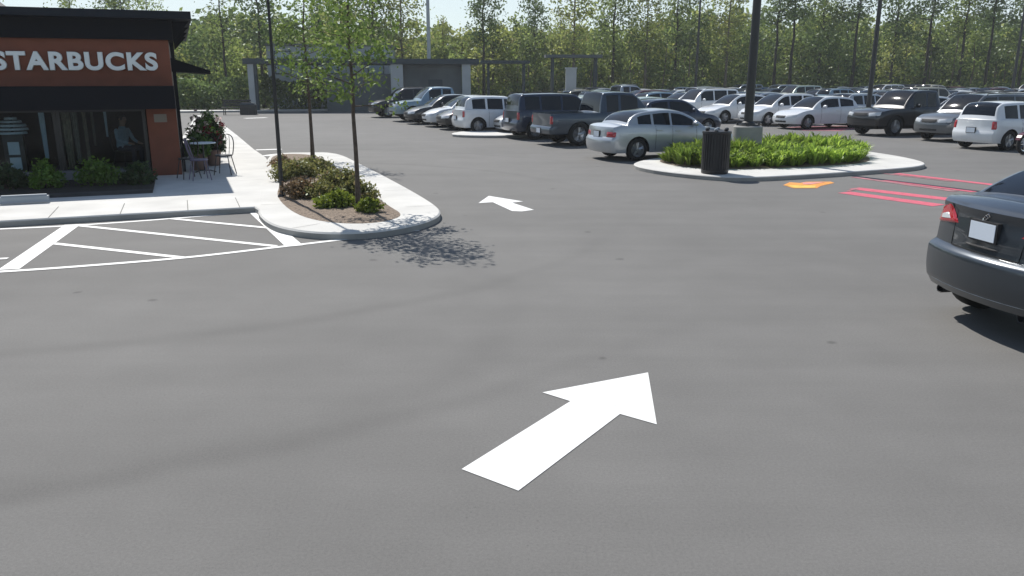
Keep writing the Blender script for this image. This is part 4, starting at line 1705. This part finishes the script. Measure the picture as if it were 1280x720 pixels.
# ------------------------------------------------------------------ seated person by the pillar
def person(x, y, rz):
    r = empty('person', CF(x, y, KZ), ANG + rz)
    M_SHIRT = mat('light_blue_shirt', (.34, .45, .55), .9, noise=(12, .15))
    M_SKIN = mat('skin', (.42, .25, .18), .6)
    M_JEAN = mat('dark_jeans', (.02, .025, .05), .9)
    M_HAIR = mat('brown_hair', (.03, .018, .012), .7)
    S = [  # name, (x,y,z), radius, parent
        ('pelvis', (0, .08, .52), .135, None), ('waist', (0, .09, .66), .125, 'pelvis'), ('chest', (0, .07, .86), .15, 'waist'), ('neckb', (0, .05, 1.0), .075, 'chest'),
        ('neck', (0, .03, 1.07), .055, 'neckb'), ('head1', (0, .01, 1.14), .080, 'neck'), ('head2', (0, 0, 1.23), .088, 'head1'), ('head3', (0, .01, 1.28), .06, 'head2')]
    for s, t in ((-1, 'l'), (1, 'r')):
        S += [('hip' + t, (s * .10, .05, .51), .10, 'pelvis'), ('knee' + t, (s * .12, -.36, .53), .068, 'hip' + t), ('ankle' + t, (s * .12, -.34, .09), .042, 'knee' + t),
              ('toe' + t, (s * .13, -.50, .04), .035, 'ankle' + t),
              ('sh' + t, (s * .17, .06, .95), .065, 'chest'), ('elb' + t, (s * .24, -.02, .72), .044, 'sh' + t), ('wr' + t, (s * .15, -.24, .66), .030, 'elb' + t),
              ('palm' + t, (s * .13, -.31, .645), .026, 'wr' + t)]
        for k in range(4):
            S += [('f%d' % k + t, (s * (.13 + (k - 1.5) * .020), -.355 - .008 * (k in (1, 2)), .638), .0085, 'palm' + t),
                  ('g%d' % k + t, (s * (.13 + (k - 1.5) * .021), -.385 - .010 * (k in (1, 2)), .618), .0075, 'f%d' % k + t)]
        S += [('th' + t, (s * .098, -.325, .648), .010, 'palm' + t), ('ti' + t, (s * .088, -.35, .635), .008, 'th' + t)]
    names_ = [q[0] for q in S]
    me = bpy.data.meshes.new('body')
    me.from_pydata([q[1] for q in S], [(names_.index(q[3]), i) for i, q in enumerate(S) if q[3]], [])
    o = bpy.data.objects.new('body_rig', me); COL.objects.link(o)
    md = o.modifiers.new('s', 'SKIN')
    for i, q in enumerate(S):
        me.skin_vertices[0].data[i].radius = (q[2], q[2] * (.8 if q[0] in ('chest', 'waist', 'pelvis') else 1))
    me.skin_vertices[0].data[0].use_root = True
    s2 = o.modifiers.new('sub', 'SUBSURF'); s2.levels = 2; s2.render_levels = 2
    bpy.context.view_layer.update()
    m2 = bpy.data.meshes.new_from_object(o.evaluated_get(bpy.context.evaluated_depsgraph_get()))
    bpy.data.objects.remove(o)
    m2.materials.clear()
    for m in (M_SKIN, M_SHIRT, M_JEAN, M_BLACK):
        m2.materials.append(m)
    for p in m2.polygons:
        c = p.center
        p.use_smooth = True
        if c.z > 1.04: k = 0
        elif c.y < -.255 and abs(c.x) < .19 and .57 < c.z < .70 and c.z > .60: k = 0
        elif c.z < .075 or (c.z < .1 and c.y < -.38): k = 3
        elif c.z < .56 or (c.y < -.1 and c.z < .62): k = 2
        else: k = 1
        p.material_index = k
    m2.name = 'person_body'
    link('body', m2, r)
    b = MB()
    for s in (-1, 1):
        b.lathe([(.001, -.011), (.009, -.006), (.011, 0), (.009, .006), (.001, .011)], (s * .032, -.078, 1.22), 10)
    b.build('eyes', M_BLACK, r, smooth=True)
    b = MB(); b.tube([(0, -.080, 1.225), (0, -.098, 1.195), (0, -.082, 1.185)], [.008, .014, .01], 8); b.build('nose', M_SKIN, r, smooth=True)
    b = MB(); b.tube([(-.022, -.078, 1.158), (0, -.086, 1.155), (.022, -.078, 1.158)], [.003, .006, .003], 6); b.build('mouth', mat('lips', (.3, .08, .07), .5), r, smooth=True)
    for s in (-1, 1):
        b = MB(); b.lathe([(.001, -.03), (.014, -.02), (.017, 0), (.013, .02), (.001, .03)], (s * .090, .01, 1.205), 10); b.build('ear', M_SKIN, r, smooth=True)
    b = MB()
    prof = [(.001, .118), (.05, .11), (.085, .075), (.100, .03), (.098, -.02), (.085, -.06)]
    b.lathe(prof, (0, 0, 0), 20)
    o = b.build('hair', M_HAIR, r, smooth=True)
    o.location = (0, .035, 1.225); o.rotation_euler = (R(-22), 0, 0)
    return r


pr = person(-1.13, -.30, R(20))
pr.location = CF(-1.20, 1.25, .14)
pr.rotation_euler = (0, 0, ANG + R(48))
tag(pr, 'person in a light blue shirt seated inside the window next to the pillar', 'person')
ch = chair(-1.13, .70, R(20), 'dark chair under the person seated inside the cafe window', M_BLACK)
ch.location = CF(-1.26, 1.31, .14)
ch.rotation_euler = (0, 0, ANG + R(48))
# ------------------------------------------------------------------ litter bin and lamp post on the island
bin_p = G(893, 216.5, KZ)
tb = empty('litter_bin', (bin_p.x, bin_p.y, KZ))
b = MB(); b.lathe([(.001, 0), (.33, 0), (.345, .03), (.345, .10), (.325, .11), (.325, .93), (.30, .93), (.30, .12), (.001, .12)], n=36)
b.build('body', M_BLACK, tb, smooth=True)
b = MB()
for k in range(30):
    a = 2 * math.pi * k / 30
    b.box((.345 * math.cos(a), .345 * math.sin(a), .53), (.018, .045, .84), a)
b.build('slats', mat('black_slats', (.018, .018, .02), .55, noise=(4, .3)), tb)
b = MB(); b.lathe([(.335, .93), (.365, .935), (.37, .96), (.36, .99), (.20, 1.02), (.17, 1.01), (.165, .96), (.32, .93)], n=36)
b.build('lid', M_BLACK, tb, smooth=True)
for k in range(6):
    a = 2 * math.pi * k / 6 + .2
    b = MB(); b.lathe([(.001, -.03), (.04, -.025), (.055, 0), (.04, .03), (.001, .04)], (.27 * math.cos(a), .27 * math.sin(a), 1.03), 10)
    b.build('lid_knob', [M_BLACK, M_GPOLE, M_BLACK][k % 3], tb, smooth=True)
tb.scale = (.92, .92, 1)
tag(tb, 'black slatted round litter bin on the edge of the green island', 'litter bin')


def lamp_post(px=None, pos=None, H=10., base=None, r=(.10, .06), m=M_POLE, lab='', basecol=None, arms=2, rz=0., pale=None):
    p = pos
    t = empty('lamp_post', (p.x, p.y, p.z), rz)
    z0 = 0
    if base:
        b = MB()
        rb, hb = base
        b.lathe([(.001, -.03), (rb, -.03), (rb, hb - .03), (rb - .03, hb), (.001, hb)], n=32)
        b.build('concrete_base', M_KERB, t, smooth=True)
        z0 = hb
        b = MB(); b.box((0, 0, z0 + .018), (r[0] * 3.6, r[0] * 3.6, .032)); b.build('base_plate', m, t)
        for k in range(4):
            a = k * math.pi / 2 + math.pi / 4
            b = MB(); b.lathe([(.001, z0 + .034), (.028, z0 + .034), (.028, z0 + .09), (.001, z0 + .10)], (r[0] * 2.3 * math.cos(a), r[0] * 2.3 * math.sin(a), 0), 6)
            b.build('anchor_bolt', M_POLE, t)
        b = MB(); b.lathe([(r[0] * 1.55, z0 + .035), (r[0] * 1.45, z0 + .09), (r[0] * 1.05, z0 + .12)], n=20); b.build('base_cover', m, t, smooth=True)
    b = MB()
    b.lathe([(r[0], z0 + .03), (r[0] * .5 + r[1] * .5, (z0 + H) / 2), (r[1], H), (.001, H + .02)], n=20)
    o = b.build('pole', m, t, smooth=True)
    for s in ((-1, 1) if arms == 2 else (1,)):
        b = MB(); b.tube([(0, 0, H - .15), (s * .5, 0, H - .02), (s * .8, 0, H)], .03, 8); b.build('arm', m, t, smooth=True)
        b = MB(); b.box((s * 1.1, 0, H), (.65, .34, .10)); hd_ = b.build('lamp_head', m, t)
        b = MB(); b.box((s * 1.1, 0, H - .055), (.5, .26, .012)); b.build('lens', M_LAMPW, hd_)
    tag(t, lab, 'lamp post')
    return t


pb = G(932, 199, KZ)
lamp_post(pos=Vector((pb.x, pb.y, KZ)), H=10.2, base=(.40, .92), r=(.125, .08), lab='tall dark lamp post on a round concrete base in the green island', rz=R(22))
p = AT(1083, 40); lamp_post(pos=p, H=10.5, base=(.3, .75), r=(.12, .075), lab='tall dark lamp post rising behind the black pickup truck', rz=R(22))
p = AT(538, 61); lamp_post(pos=p, H=10.8, base=(.3, .75), r=(.16, .10), m=M_GPOLE, lab='pale grey lamp post beside the grey shelter', rz=R(22))
p = AT(868, 70); lamp_post(pos=p, H=10.8, base=(.3, .75), r=(.12, .07), lab='thin dark lamp post in the far lot left of the big one', rz=R(22))
p = AT(1262, 66); lamp_post(pos=p, H=10.8, base=(.3, .75), r=(.12, .07), lab='thin dark lamp post in the far lot at the right edge', rz=R(22))
p = G(353, 246.5, KZ)
# slim black post beside the walkway
t = empty('slim_post', (p.x, p.y, KZ))
b = MB(); b.lathe([(.001, -.02), (.085, -.02), (.085, .03), (.06, .06), (.045, .10)], n=16); b.build('foot', M_BLACK, t, smooth=True)
b = MB(); b.lathe([(.042, .08), (.030, 2.4), (.022, 4.4), (.001, 4.42)], n=14); b.build('pole', M_BLACK, t, smooth=True)
b = MB(); b.lathe([(.001, 4.40), (.10, 4.42), (.13, 4.5), (.12, 4.72), (.16, 4.74), (.05, 4.86), (.001, 4.9)], n=16); b.build('lamp_head', M_BLACK, t, smooth=True)
tag(t, 'slim black lamp post at the edge of the left planting bed', 'lamp post')

# ------------------------------------------------------------------ shrubs in the left bed
for i, (px, py, rx, ry, h, lf, lb) in enumerate((
        (368, 222, .55, .60, .52, L_OLIVE, 'olive shrub at the far end of the left bed behind the black post'),
        (392, 216, .55, .50, .40, L_OLIVE, 'broad olive green shrub around the farther young tree'),
        (377, 246, .42, .38, .42, L_RUST, 'rust brown shrub next to the black post'),
        (402, 247, .40, .36, .36, L_OLIVE, 'brownish green shrub in the middle of the left bed'),
        (423, 232, .48, .45, .42, L_OLIVE, 'olive shrub left of the nearer young tree trunk'),
        (420, 257, .40, .32, .30, L_YEL, 'yellow green shrub low at the front of the left bed'),
        (446, 247, .42, .40, .36, L_OLIVE, 'green shrub right behind the nearer young tree trunk'),
        (462, 264, .24, .22, .26, L_YEL, 'small bright lime shrub at the right tip of the left bed'),
        (352, 209, .30, .35, .30, L_RUST, 'small reddish shrub at the far left tip of the bed'))):
    s_ = make_shrub('shrub', rx * .95, ry * .95, h * .82, int(2600 * rx / .5), .036, lf, 80 + i)
    q = G(px, py, KZ + .04)
    s_.location = (q.x, q.y, KZ + .03)
    tag(s_, lb, 'shrub', 'shrubs in the left planting bed')

# green groundcover on the right island
rs = np.random.RandomState(12)
out = [(p.x, p.y) for p in inset(bed2, .10)]
xs_ = [p[0] for p in out]; ys_ = [p[1] for p in out]


def inside(x, y, poly):
    c = False
    j = len(poly) - 1
    for i in range(len(poly)):
        if (poly[i][1] > y) != (poly[j][1] > y) and x < (poly[j][0] - poly[i][0]) * (y - poly[i][1]) / (poly[j][1] - poly[i][1]) + poly[i][0]:
            c = not c
        j = i
    return c


tufts = []
while len(tufts) < 900:
    x, y = rs.uniform(min(xs_), max(xs_)), rs.uniform(min(ys_), max(ys_))
    if inside(x, y, out) and (x - pb.x) ** 2 + (y - pb.y) ** 2 > .50 ** 2 and (x - bin_p.x) ** 2 + (y - bin_p.y) ** 2 > .45 ** 2:
        tufts.append((x, y))
V = []
for (x, y) in tufts:
    hh = .30 + .12 * math.sin(x * 1.3) * math.cos(y * 1.7) + rs.uniform(-.05, .10)
    n = 36
    a = rs.uniform(0, 6.28, n); sp_ = rs.uniform(.05, .30, n); hz = hh * rs.uniform(.45, 1.25, n) * (1.25 if rs.uniform() < .12 else 1)
    x0 = x + np.cos(a) * .03; y0 = y + np.sin(a) * .03
    mx_, my_ = x + np.cos(a) * sp_ * .6, y + np.sin(a) * sp_ * .6
    tx, ty = x + np.cos(a) * sp_ * 1.2, y + np.sin(a) * sp_ * 1.2
    wv = .024
    px_, py_ = -np.sin(a) * wv, np.cos(a) * wv
    z0 = KZ + .02
    mid = np.stack([mx_, my_, z0 + hz * .85], 1); tip = np.stack([tx, ty, z0 + hz], 1); bas = np.stack([x0, y0, np.full(n, z0)], 1)
    side_ = np.stack([px_, py_, np.zeros(n)], 1)
    q = np.stack([bas, mid - side_, tip, mid + side_], 1).reshape(-1, 3)
    V.append(q)
L_GC = leaf_mat('leaves_groundcover', (.15, .25, .03), (.42, .56, .10), trans=.6)
gc = mesh_quads('groundcover', np.concatenate(V), L_GC)
tag(gc, 'dense bright green strappy groundcover filling the right island', 'groundcover', kind='stuff')

# ------------------------------------------------------------------ young street trees
L_TREE = leaf_mat('leaves_young_tree', (.09, .15, .03), (.22, .30, .07), (.38, .42, .22))
t1 = make_tree('street_tree', 4.7, 1.70, 1.15, 32, 2300, .046, M_BARK, L_TREE, 11, r0=.045, clump=.12, shape='cone', droop=.12)
p = G(448, 258, KZ + .04); t1.location = (p.x, p.y, KZ + .02)
tag(t1, 'young street tree with airy crown, nearer of two in the left bed', 'tree', 'young trees in the left bed')
t2 = make_tree('street_tree', 5.2, 1.55, 1.1, 32, 1900, .05, M_BARK, L_TREE, 23, r0=.055, clump=.12, shape='oval', droop=.1)
p = G(391, 197, KZ + .04); t2.location = (p.x, p.y, KZ + .02)
tag(t2, 'young street tree with airy crown, farther of two in the left bed', 'tree', 'young trees in the left bed')

# ------------------------------------------------------------------ grey service building with shelter behind
M_GWALL = mat('grey_wall', (.10, .115, .12), .85, noise=(.8, .2))
M_LGWALL = mat('light_grey_wall', (.36, .39, .41), .8, noise=(1, .1))
M_BEAM = mat('dark_blue_beam', (.03, .045, .055), .6)
bx = AT(318, 57.5)
sv = empty('shelter_building', (bx.x, bx.y, 0), R(4))
W_ = 15.4


def spart(name, m, *boxes, parent=sv):
    b = MB()
    for q in boxes:
        b.bb(*q)
    return b.build(name, m, parent)


spart('roof', M_BEAM, (-.5, W_ + .4, -.2, 6.2, 3.25, 3.62))
spart('column', M_LGWALL, (-.25, .15, 0, .3, 0, 3.24))
spart('column', M_BEAM, (.16, .36, .02, .3, 0, 3.24))
spart('column', M_LGWALL, (9.6, 10.45, -.05, .4, 0, 3.24))
spart('column', M_LGWALL, (14.6, 15.2, -.05, .4, 0, 3.24))
spart('rear_column', M_BEAM, (3.5, 3.7, 5.5, 5.7, 0, 3.24))
spart('wall', M_GWALL, (10.46, 14.59, .6, .8, 0, 3.24), (5.0, 9.59, .5, .7, 0, 2.6))
spart('door', M_BEAM, (12.2, 13.2, .53, .59, 0, 2.2))
tag(sv, 'low flat roofed grey shelter building behind the far end of the parked row', 'building')
bp_ = AT(338, 66)
pb_ = empty('pale_block', (bp_.x, bp_.y, 0), R(4))
b = MB(); b.bb(0, 9.6, 0, 8, 0, 4.75); b.build('wall', M_LGWALL, pb_)
b = MB(); b.bb(-.15, 9.75, -.15, 8.15, 4.752, 4.95); b.build('roof', mat('roof_grey', (.12, .13, .13), .8), pb_)
for x in (.6, 4.3, 7.9):
    b = MB(); b.bb(x, x + 1.3, -.06, -.002, 2.6, 4.4); f = b.build('window', M_BEAM, pb_)
    b = MB(); b.bb(x + .08, x + 1.22, -.075, -.062, 2.68, 4.32); b.build('pane', mat('pale_pane', (.25, .33, .38), .1), f)
tag(pb_, 'pale grey flat building half hidden by the young trees behind the shelter', 'building')
# open gantry shelters among the trees
for (px, Y, wd, z, lb) in ((604, 74, 4.2, 3.55, 'thin dark open frame shelter among trees right of the grey building'), (684, 76, 5.0, 4.1, 'grey topped open frame shelter among trees behind the large suv')):
    q = AT(px, Y)
    r = empty('open_shelter', (q.x, q.y, 0), R(4))
    b = MB(); b.bb(-.2, wd, -.3, 1.2, z, z + .28); b.build('roof', M_BEAM if px < 650 else M_GWALL, r)
    for x in (.4, wd - .6):
        for y in (0., .9):
            b = MB(); b.bb(x, x + .2, y, y + .2, 0, z - .002); b.build('post', M_BEAM, r)
    tag(r, lb, 'shelter')
q = AT(713, 66)
b = MB(); b.bb(-.42, .42, -.2, .2, 0, 3.0); b.bb(-.47, .47, -.25, .25, 3.002, 3.12)
o = b.build('stone_pillar', M_LGWALL); o.location = (q.x, q.y, 0)
tag(o, 'pale square pillar standing at the wood edge behind the large suv', 'pillar')
# bench by the far kerb
q = AT(296, 53)
bn = empty('park_bench', (q.x, q.y, 0), R(8))
b = MB()
for k in range(4): b.bb(-.9, .9, -.25 + k * .13, -.14 + k * .13, .44, .48)
b.build('seat', M_BLACK, bn)
b = MB()
for k in range(3): b.bb(-.9, .9, .27 + k * .02, .30 + k * .02, .56 + k * .14, .67 + k * .14)
b.build('backrest', M_BLACK, bn)
for x in (-.75, .75):
    b = MB(); b.tube([(x, -.25, 0), (x, -.22, .43)], .03, 6); b.build('leg', M_BLACK, bn)
    b = MB(); b.tube([(x, .30, 0), (x, .25, .43), (x, .34, .98)], .03, 6); b.build('leg', M_BLACK, bn)
tag(bn, 'black park bench by the far kerb left of the shelter column', 'bench')
q = AT(311, 53.3)
gb = empty('grit_bin', (q.x, q.y, 0), R(8))
b = MB(); b.box((0, 0, .32), (1.0, .62, .60), 0, 0, .93); b.build('body', M_POLE, gb)
b = MB(); b.box((0, 0, .69), (1.02, .66, .12), 0, 0, .7); b.build('lid', M_BEAM, gb)
tag(gb, 'dark lidded storage box between the bench and the shelter column', 'box')

# ------------------------------------------------------------------ motorcycle at the right edge
q = G(1297, 192)
mc = empty('motorcycle', (q.x, q.y, 0), ANG + math.pi)
M_MRED = mat('motorcycle_maroon', (.10, .012, .02), .25, coat=1)
for x in (.68, -.68):
    b = MB(); b.lathe([(.23, -.05), (.29, -.055), (.325, 0), (.29, .055), (.23, .05)], n=24, axis='y', closed=True)
    o = b.build('wheel', M_TYRE, mc, smooth=True); o.location = (x, 0, .325)
    b = MB()
    b.lathe([(.20, -.02), (.235, -.03), (.235, .03), (.20, .02)], n=20, axis='y', closed=True)
    for k in range(8):
        a = k * math.pi / 4
        b.tube([(0, 0, 0), (.21 * math.cos(a), 0, .21 * math.sin(a))], .008, 4)
    b.build('rim', M_CHROME, o, smooth=True)
b = MB(); b.tube(catmull([(.68, 0, .33), (.50, 0, .75), (.42, 0, .95)], 4), .03, 8); b.build('fork', M_CHROME, mc, smooth=True)
b = MB(); b.tube(catmull([(.45, 0, .80), (.20, 0, .86), (-.15, 0, .62), (-.68, 0, .36)], 5), .03, 8)
b.tube(catmull([(.45, 0, .72), (.25, 0, .36), (-.15, 0, .30), (-.30, 0, .50)], 5), .025, 8); b.build('frame', M_BLACK, mc, smooth=True)
b = MB()
b.lathe([(.001, -.28), (.08, -.25), (.13, -.05), (.13, .12), (.09, .24), (.001, .27)], n=16, axis='y')
b.v = [(y, x * .95, z * .85) for x, y, z in b.v]
o = b.build('fuel_tank', M_MRED, mc, smooth=True); fix_normals(o); o.location = (.17, 0, .90)
b = MB(); b.tube(catmull([(-.05, 0, .80), (-.30, 0, .74), (-.55, 0, .80), (-.72, 0, .90)], 5), [.10] * 6 + [.12] * 6 + [.07] * 4, 10); b.build('saddle', M_TRIM, mc, smooth=True)
b = MB()
for s in (-.07, .07):
    b.box((.05, s, .48), (.26, .11, .30), 0)
b.lathe([(.001, -.13), (.12, -.12), (.13, 0), (.12, .12), (.001, .13)], (.02, 0, .40), 14, 'y'); b.build('engine', M_GPOLE, mc)
b = MB(); b.tube(catmull([(.15, -.13, .42), (.0, -.17, .28), (-.5, -.18, .30), (-.85, -.18, .34)], 5), [.03] * 8 + [.05] * 8, 10); b.build('exhaust_pipe', M_CHROME, mc, smooth=True)
b = MB(); b.tube(catmull([(.22, -.38, 1.02), (.36, -.2, 1.06), (.43, 0, 1.0), (.36, .2, 1.06), (.22, .38, 1.02)], 5), .014, 8); b.build('handlebar', M_CHROME, mc, smooth=True)
b = MB(); b.lathe([(.001, -.09), (.07, -.06), (.095, .04), (.08, .06), (.001, .065)], n=14, axis='y'); b.v = [(y, x, z) for x, y, z in b.v]
o = b.build('headlight', M_LAMPW, mc, smooth=True); fix_normals(o); o.location = (.56, 0, .90)
for x, nm in ((.68, 'front_mudguard'), (-.68, 'rear_mudguard')):
    b = MB()
    arc = [(math.cos(a), math.sin(a)) for a in np.linspace(R(20), R(170), 12)]
    vs = []
    for r_ in (.345, .36):
        for y in (-.075, .075):
            vs += [(x + .0 + c_[0] * r_, y, .325 + c_[1] * r_) for c_ in arc]
    n = 12
    fs = []
    for i in range(n - 1):
        fs += [(i, i + 1, n + i + 1, n + i), (3 * n + i, 3 * n + i + 1, 2 * n + i + 1, 2 * n + i), (2 * n + i, 2 * n + i + 1, i + 1, i), (n + i, n + i + 1, 3 * n + i + 1, 3 * n + i)]
    b.add(vs, fs); fix_normals(b.build(nm, M_MRED, mc))
tag(mc, 'maroon motorcycle at the right edge in front of the white hatchback', 'motorcycle')

# ------------------------------------------------------------------ woods
def edge_y(x):
    """front edge of the woods in plan"""
    return float(np.interp(x, [-80, -24, 0, 70, 140], [60, 66, 82, 90, 92]))


L_W1 = leaf_mat('leaves_wood_mid', (.15, .20, .05), (.29, .36, .10), (.42, .42, .20), trans=.55)
L_W2 = leaf_mat('leaves_wood_yellow', (.22, .26, .06), (.40, .43, .13), (.48, .40, .20), trans=.55)
L_W3 = leaf_mat('leaves_wood_dark', (.075, .12, .035), (.18, .24, .08), trans=.5)

# the mass of the woods: many crowns that read as one
rs = np.random.RandomState(77)
Vm = {0: [], 1: [], 2: []}
tb_ = MB()
nt_ = 0
for row in range(8):
    x = -66.0
    while x < 118:
        x += rs.uniform(1.4, 2.8)
        y = edge_y(x) + row * 3.4 + rs.uniform(0, 2.8)
        if -17 < x < -6.5 and y < 78: continue
        H = rs.uniform(4.9, 7.2) + min(row, 4) * .3 + .8 * math.sin(x * .13 + row) + (1.4 if x > 18 else 0)
        if y < 78: H *= .88
        rc = rs.uniform(1.3, 2.3)
        n = int(760 if row < 2 else 360)
        k = 20
        hz = rs.uniform(.03, 1.0, k)
        env = np.sin(np.pi * np.clip(hz * .82 + .16, 0, 1)) ** .6
        a = rs.uniform(0, 6.28, k); rr_ = np.sqrt(rs.uniform(.1, 1, k)) * env * rc
        cl = np.stack([x + np.cos(a) * rr_, y + np.sin(a) * rr_, hz * H], 1)
        idx = rs.choice(k, n, p=(lambda q: q / q.sum())(rs.uniform(.1, 1, k)))
        C = cl[idx] + rs.normal(size=(n, 3)) * np.array([.48, .48, .42])
        C[:, 2] = np.abs(C[:, 2])
        S = rs.uniform(.09, .20, n) * (1 + .25 * row)
        tone = 2 if (rs.uniform() < (.28 if x < 25 else .50)) else (1 if rs.uniform() < (.34 if x < 25 else .20) else 0)
        Vm[tone].append(leaf_quads(C, S, rs, .2, .6))
        if rs.uniform() < .5 and row < 4:
            tb_.tube([(x, y, 0), (x + rs.uniform(-.3, .3), y, H * .5), (x + rs.uniform(-.5, .5), y, H * .93)], [.10, .07, .02], 5)
        nt_ += 1
# undergrowth along the foot
for tone, nn_ in ((2, 26000), (0, 9000)):
    x = rs.uniform(-66, 118, nn_)
    y = np.interp(x, [-80, -24, 0, 70, 140], [60, 66, 82, 90, 92]) + rs.uniform(-1.4, 3.5, nn_)
    hh = 1.5 + .7 * np.sin(x * .6) * np.sin(x * .23 + 1) + (tone == 0) * .3
    C = np.stack([x, y, np.abs(rs.uniform(0, 1, nn_)) ** .8 * hh], 1)
    Vm[tone].append(leaf_quads(C, rs.uniform(.10, .24, nn_), rs, .2, .6))
woods = empty('woods')
tag(woods, 'dense spring green woods closing off the lot behind the far cars', 'woods', kind='stuff')
for k, m in ((0, L_W1), (1, L_W2), (2, L_W3)):
    o = mesh_quads('foliage', np.concatenate(Vm[k]), m, woods)
    o['kind'] = 'stuff'
o = tb_.build('trunks', M_BARKL, woods); o['kind'] = 'stuff'

# a clipped dark hedge behind the far kerb on the left
rs = np.random.RandomState(5)
n = 16000
x = rs.uniform(-48, -3, n)
y = 60.5 + (x + 26) * .07 + rs.uniform(0, 2.2, n)
z = rs.uniform(0, 1, n) ** .7 * (2.25 + .25 * np.sin(x * .9) + .15 * np.sin(x * 2.3))
keep = ~((x > -19.3) & (x < -2) & (y < 66) & (x > -13))
C = np.stack([x, y, z], 1)[keep]
hg = mesh_quads('hedge', leaf_quads(C, rs.uniform(.09, .2, len(C)), rs, .2, .6), L_W3)
tag(hg, 'long dark green hedge behind the far kerb at left', 'hedge')

# single trees that stand out from the mass
protos = [
    make_tree('forest_tree', 13.5, 6.2, 2.2, 34, 1900, .17, M_BARKD, L_W1, 101, r0=.19, clump=.42, shape='x', droop=0),
    make_tree('forest_tree', 12.2, 5.0, 1.9, 32, 1700, .16, M_BARKD, L_W3, 102, r0=.17, clump=.38, shape='oval', droop=0),
    make_tree('forest_tree', 14.5, 8.0, 2.6, 30, 1500, .16, M_BARKD, L_W3, 103, r0=.20, clump=.40, shape='x', droop=.1),
    make_tree('forest_tree', 12.5, 3.6, 1.7, 38, 2100, .15, M_BARKL, L_W2, 104, r0=.16, clump=.40, shape='oval', droop=0),
    make_tree('forest_tree', 11.5, 4.5, 1.5, 26, 900, .13, M_BARKD, L_W1, 105, r0=.14, clump=.34, shape='oval', droop=0),
]
used = set()


def put_tree(k, x, y, s, rz, lb, grp, cat='tree'):
    if k in used:
        t_ = copy_tree(protos[k])
    else:
        t_ = protos[k]; used.add(k)
    t_.location = (x, y, 0); t_.scale = (s, s, s * 1.0); t_.rotation_euler = (0, 0, rz)
    tag(t_, lb, cat, grp)


TG = 'tall trees rising out of the woods'
for (px, dy, k, s, lb) in (
        (104, 0, 4, .80, 'small airy treetop showing above the cafe cornice at left'),
        (166, 0, 4, .86, 'wispy treetop showing above the cafe cornice near its right end'),
        (196, 4, 4, .84, 'sparse treetop just left of the cafe cornice end'),
        (286, -2, 4, .95, 'slender airy tree with open crown between the cafe and the slim black post'),
        (331, -3, 1, .90, 'slender tree with small open crown directly behind the slim black post'),
        (432, 0, 3, .98, 'pale leaved tall tree behind the nearer young tree'),
        (470, 2, 0, 1.0, 'tall open tree left of the pale lamp post'),
        (505, -1, 3, .92, 'bushy yellow green tree directly left of the pale lamp post'),
        (605, -2, 1, .97, 'dark trunked tree with a small round crown right of the grey shelter'),
        (668, 6, 1, .88, 'rounded darker tree top behind the large dark suv'),
        (716, -1, 3, 1.12, 'broad yellow green tree towering over the pale square pillar'),
        (765, 2, 0, 1.02, 'tall feathery tree right of the pale square pillar'),
        (805, 0, 3, 1.0, 'tall pale green tree over the row behind the silver sedan'),
        (842, 3, 0, 1.0, 'tall open tree just left of the thin far lamp post'),
        (905, 0, 3, 1.05, 'tall bushy tree left of the big lamp post'),
        (965, -2, 2, .92, 'high crowned pine like tree right of the big lamp post'),
        (985, -1, 2, .98, 'second high crowned dark trunk right of the big lamp post'),
        (1020, 2, 0, .98, 'tall tree midway between the two large lamp posts'),
        (1062, -1, 2, .96, 'high crowned tree whose bare trunk stands left of the second large lamp post'),
        (1110, 0, 1, 1.05, 'full dark crowned tree right of the second large lamp post'),
        (1152, -1, 2, 1.0, 'spreading pine like tree above the grey suv'),
        (1195, 1, 0, 1.05, 'tall dark green tree above the white hatchback'),
        (1228, 0, 2, .95, 'bare trunked high crowned tree left of the rightmost lamp post'),
        (1270, -1, 1, 1.05, 'dark tall tree at the right edge of the photo')):
    u = (px - 640) / F_PX
    y = 85.
    for _ in range(12):
        x = u * (y * CP + CAM_H * SP); y = edge_y(x) + dy
    put_tree(k, x, y, s, px * .7, lb, TG)
for k in range(5):
    if k not in used:
        pass
rs = np.random.RandomState(8)
for i in range(34):
    x = -60 + 176 * (i + rs.uniform(0, 1)) / 34
    y = edge_y(x) + rs.uniform(4, 16)
    put_tree(int(rs.choice([0, 1, 3, 2, 4])), x, y, rs.uniform(.62, .80), rs.uniform(0, 6), 'tall tree standing deeper inside the woods, crown merging with its neighbours', 'trees deeper in the woods')

# ------------------------------------------------------------------ thin summer haze
b = MB()
b.bb(-130, 175, -40, 175, -1.2, 19)
hz_ = b.build('haze', bpy.data.materials.new('haze_air'))
hm = hz_.data.materials[0]
hm.use_nodes = True
hm.node_tree.nodes.clear()
ho = hm.node_tree.nodes.new('ShaderNodeOutputMaterial')
hv = hm.node_tree.nodes.new('ShaderNodeVolumePrincipled')
hv.inputs['Color'].default_value = (.92, .96, 1, 1)
hv.inputs['Density'].default_value = .0006
hv.inputs['Anisotropy'].default_value = .2
hm.node_tree.links.new(hv.outputs[0], ho.inputs['Volume'])
tag(hz_, 'thin pale haze lying over the whole lot', 'haze', kind='stuff')
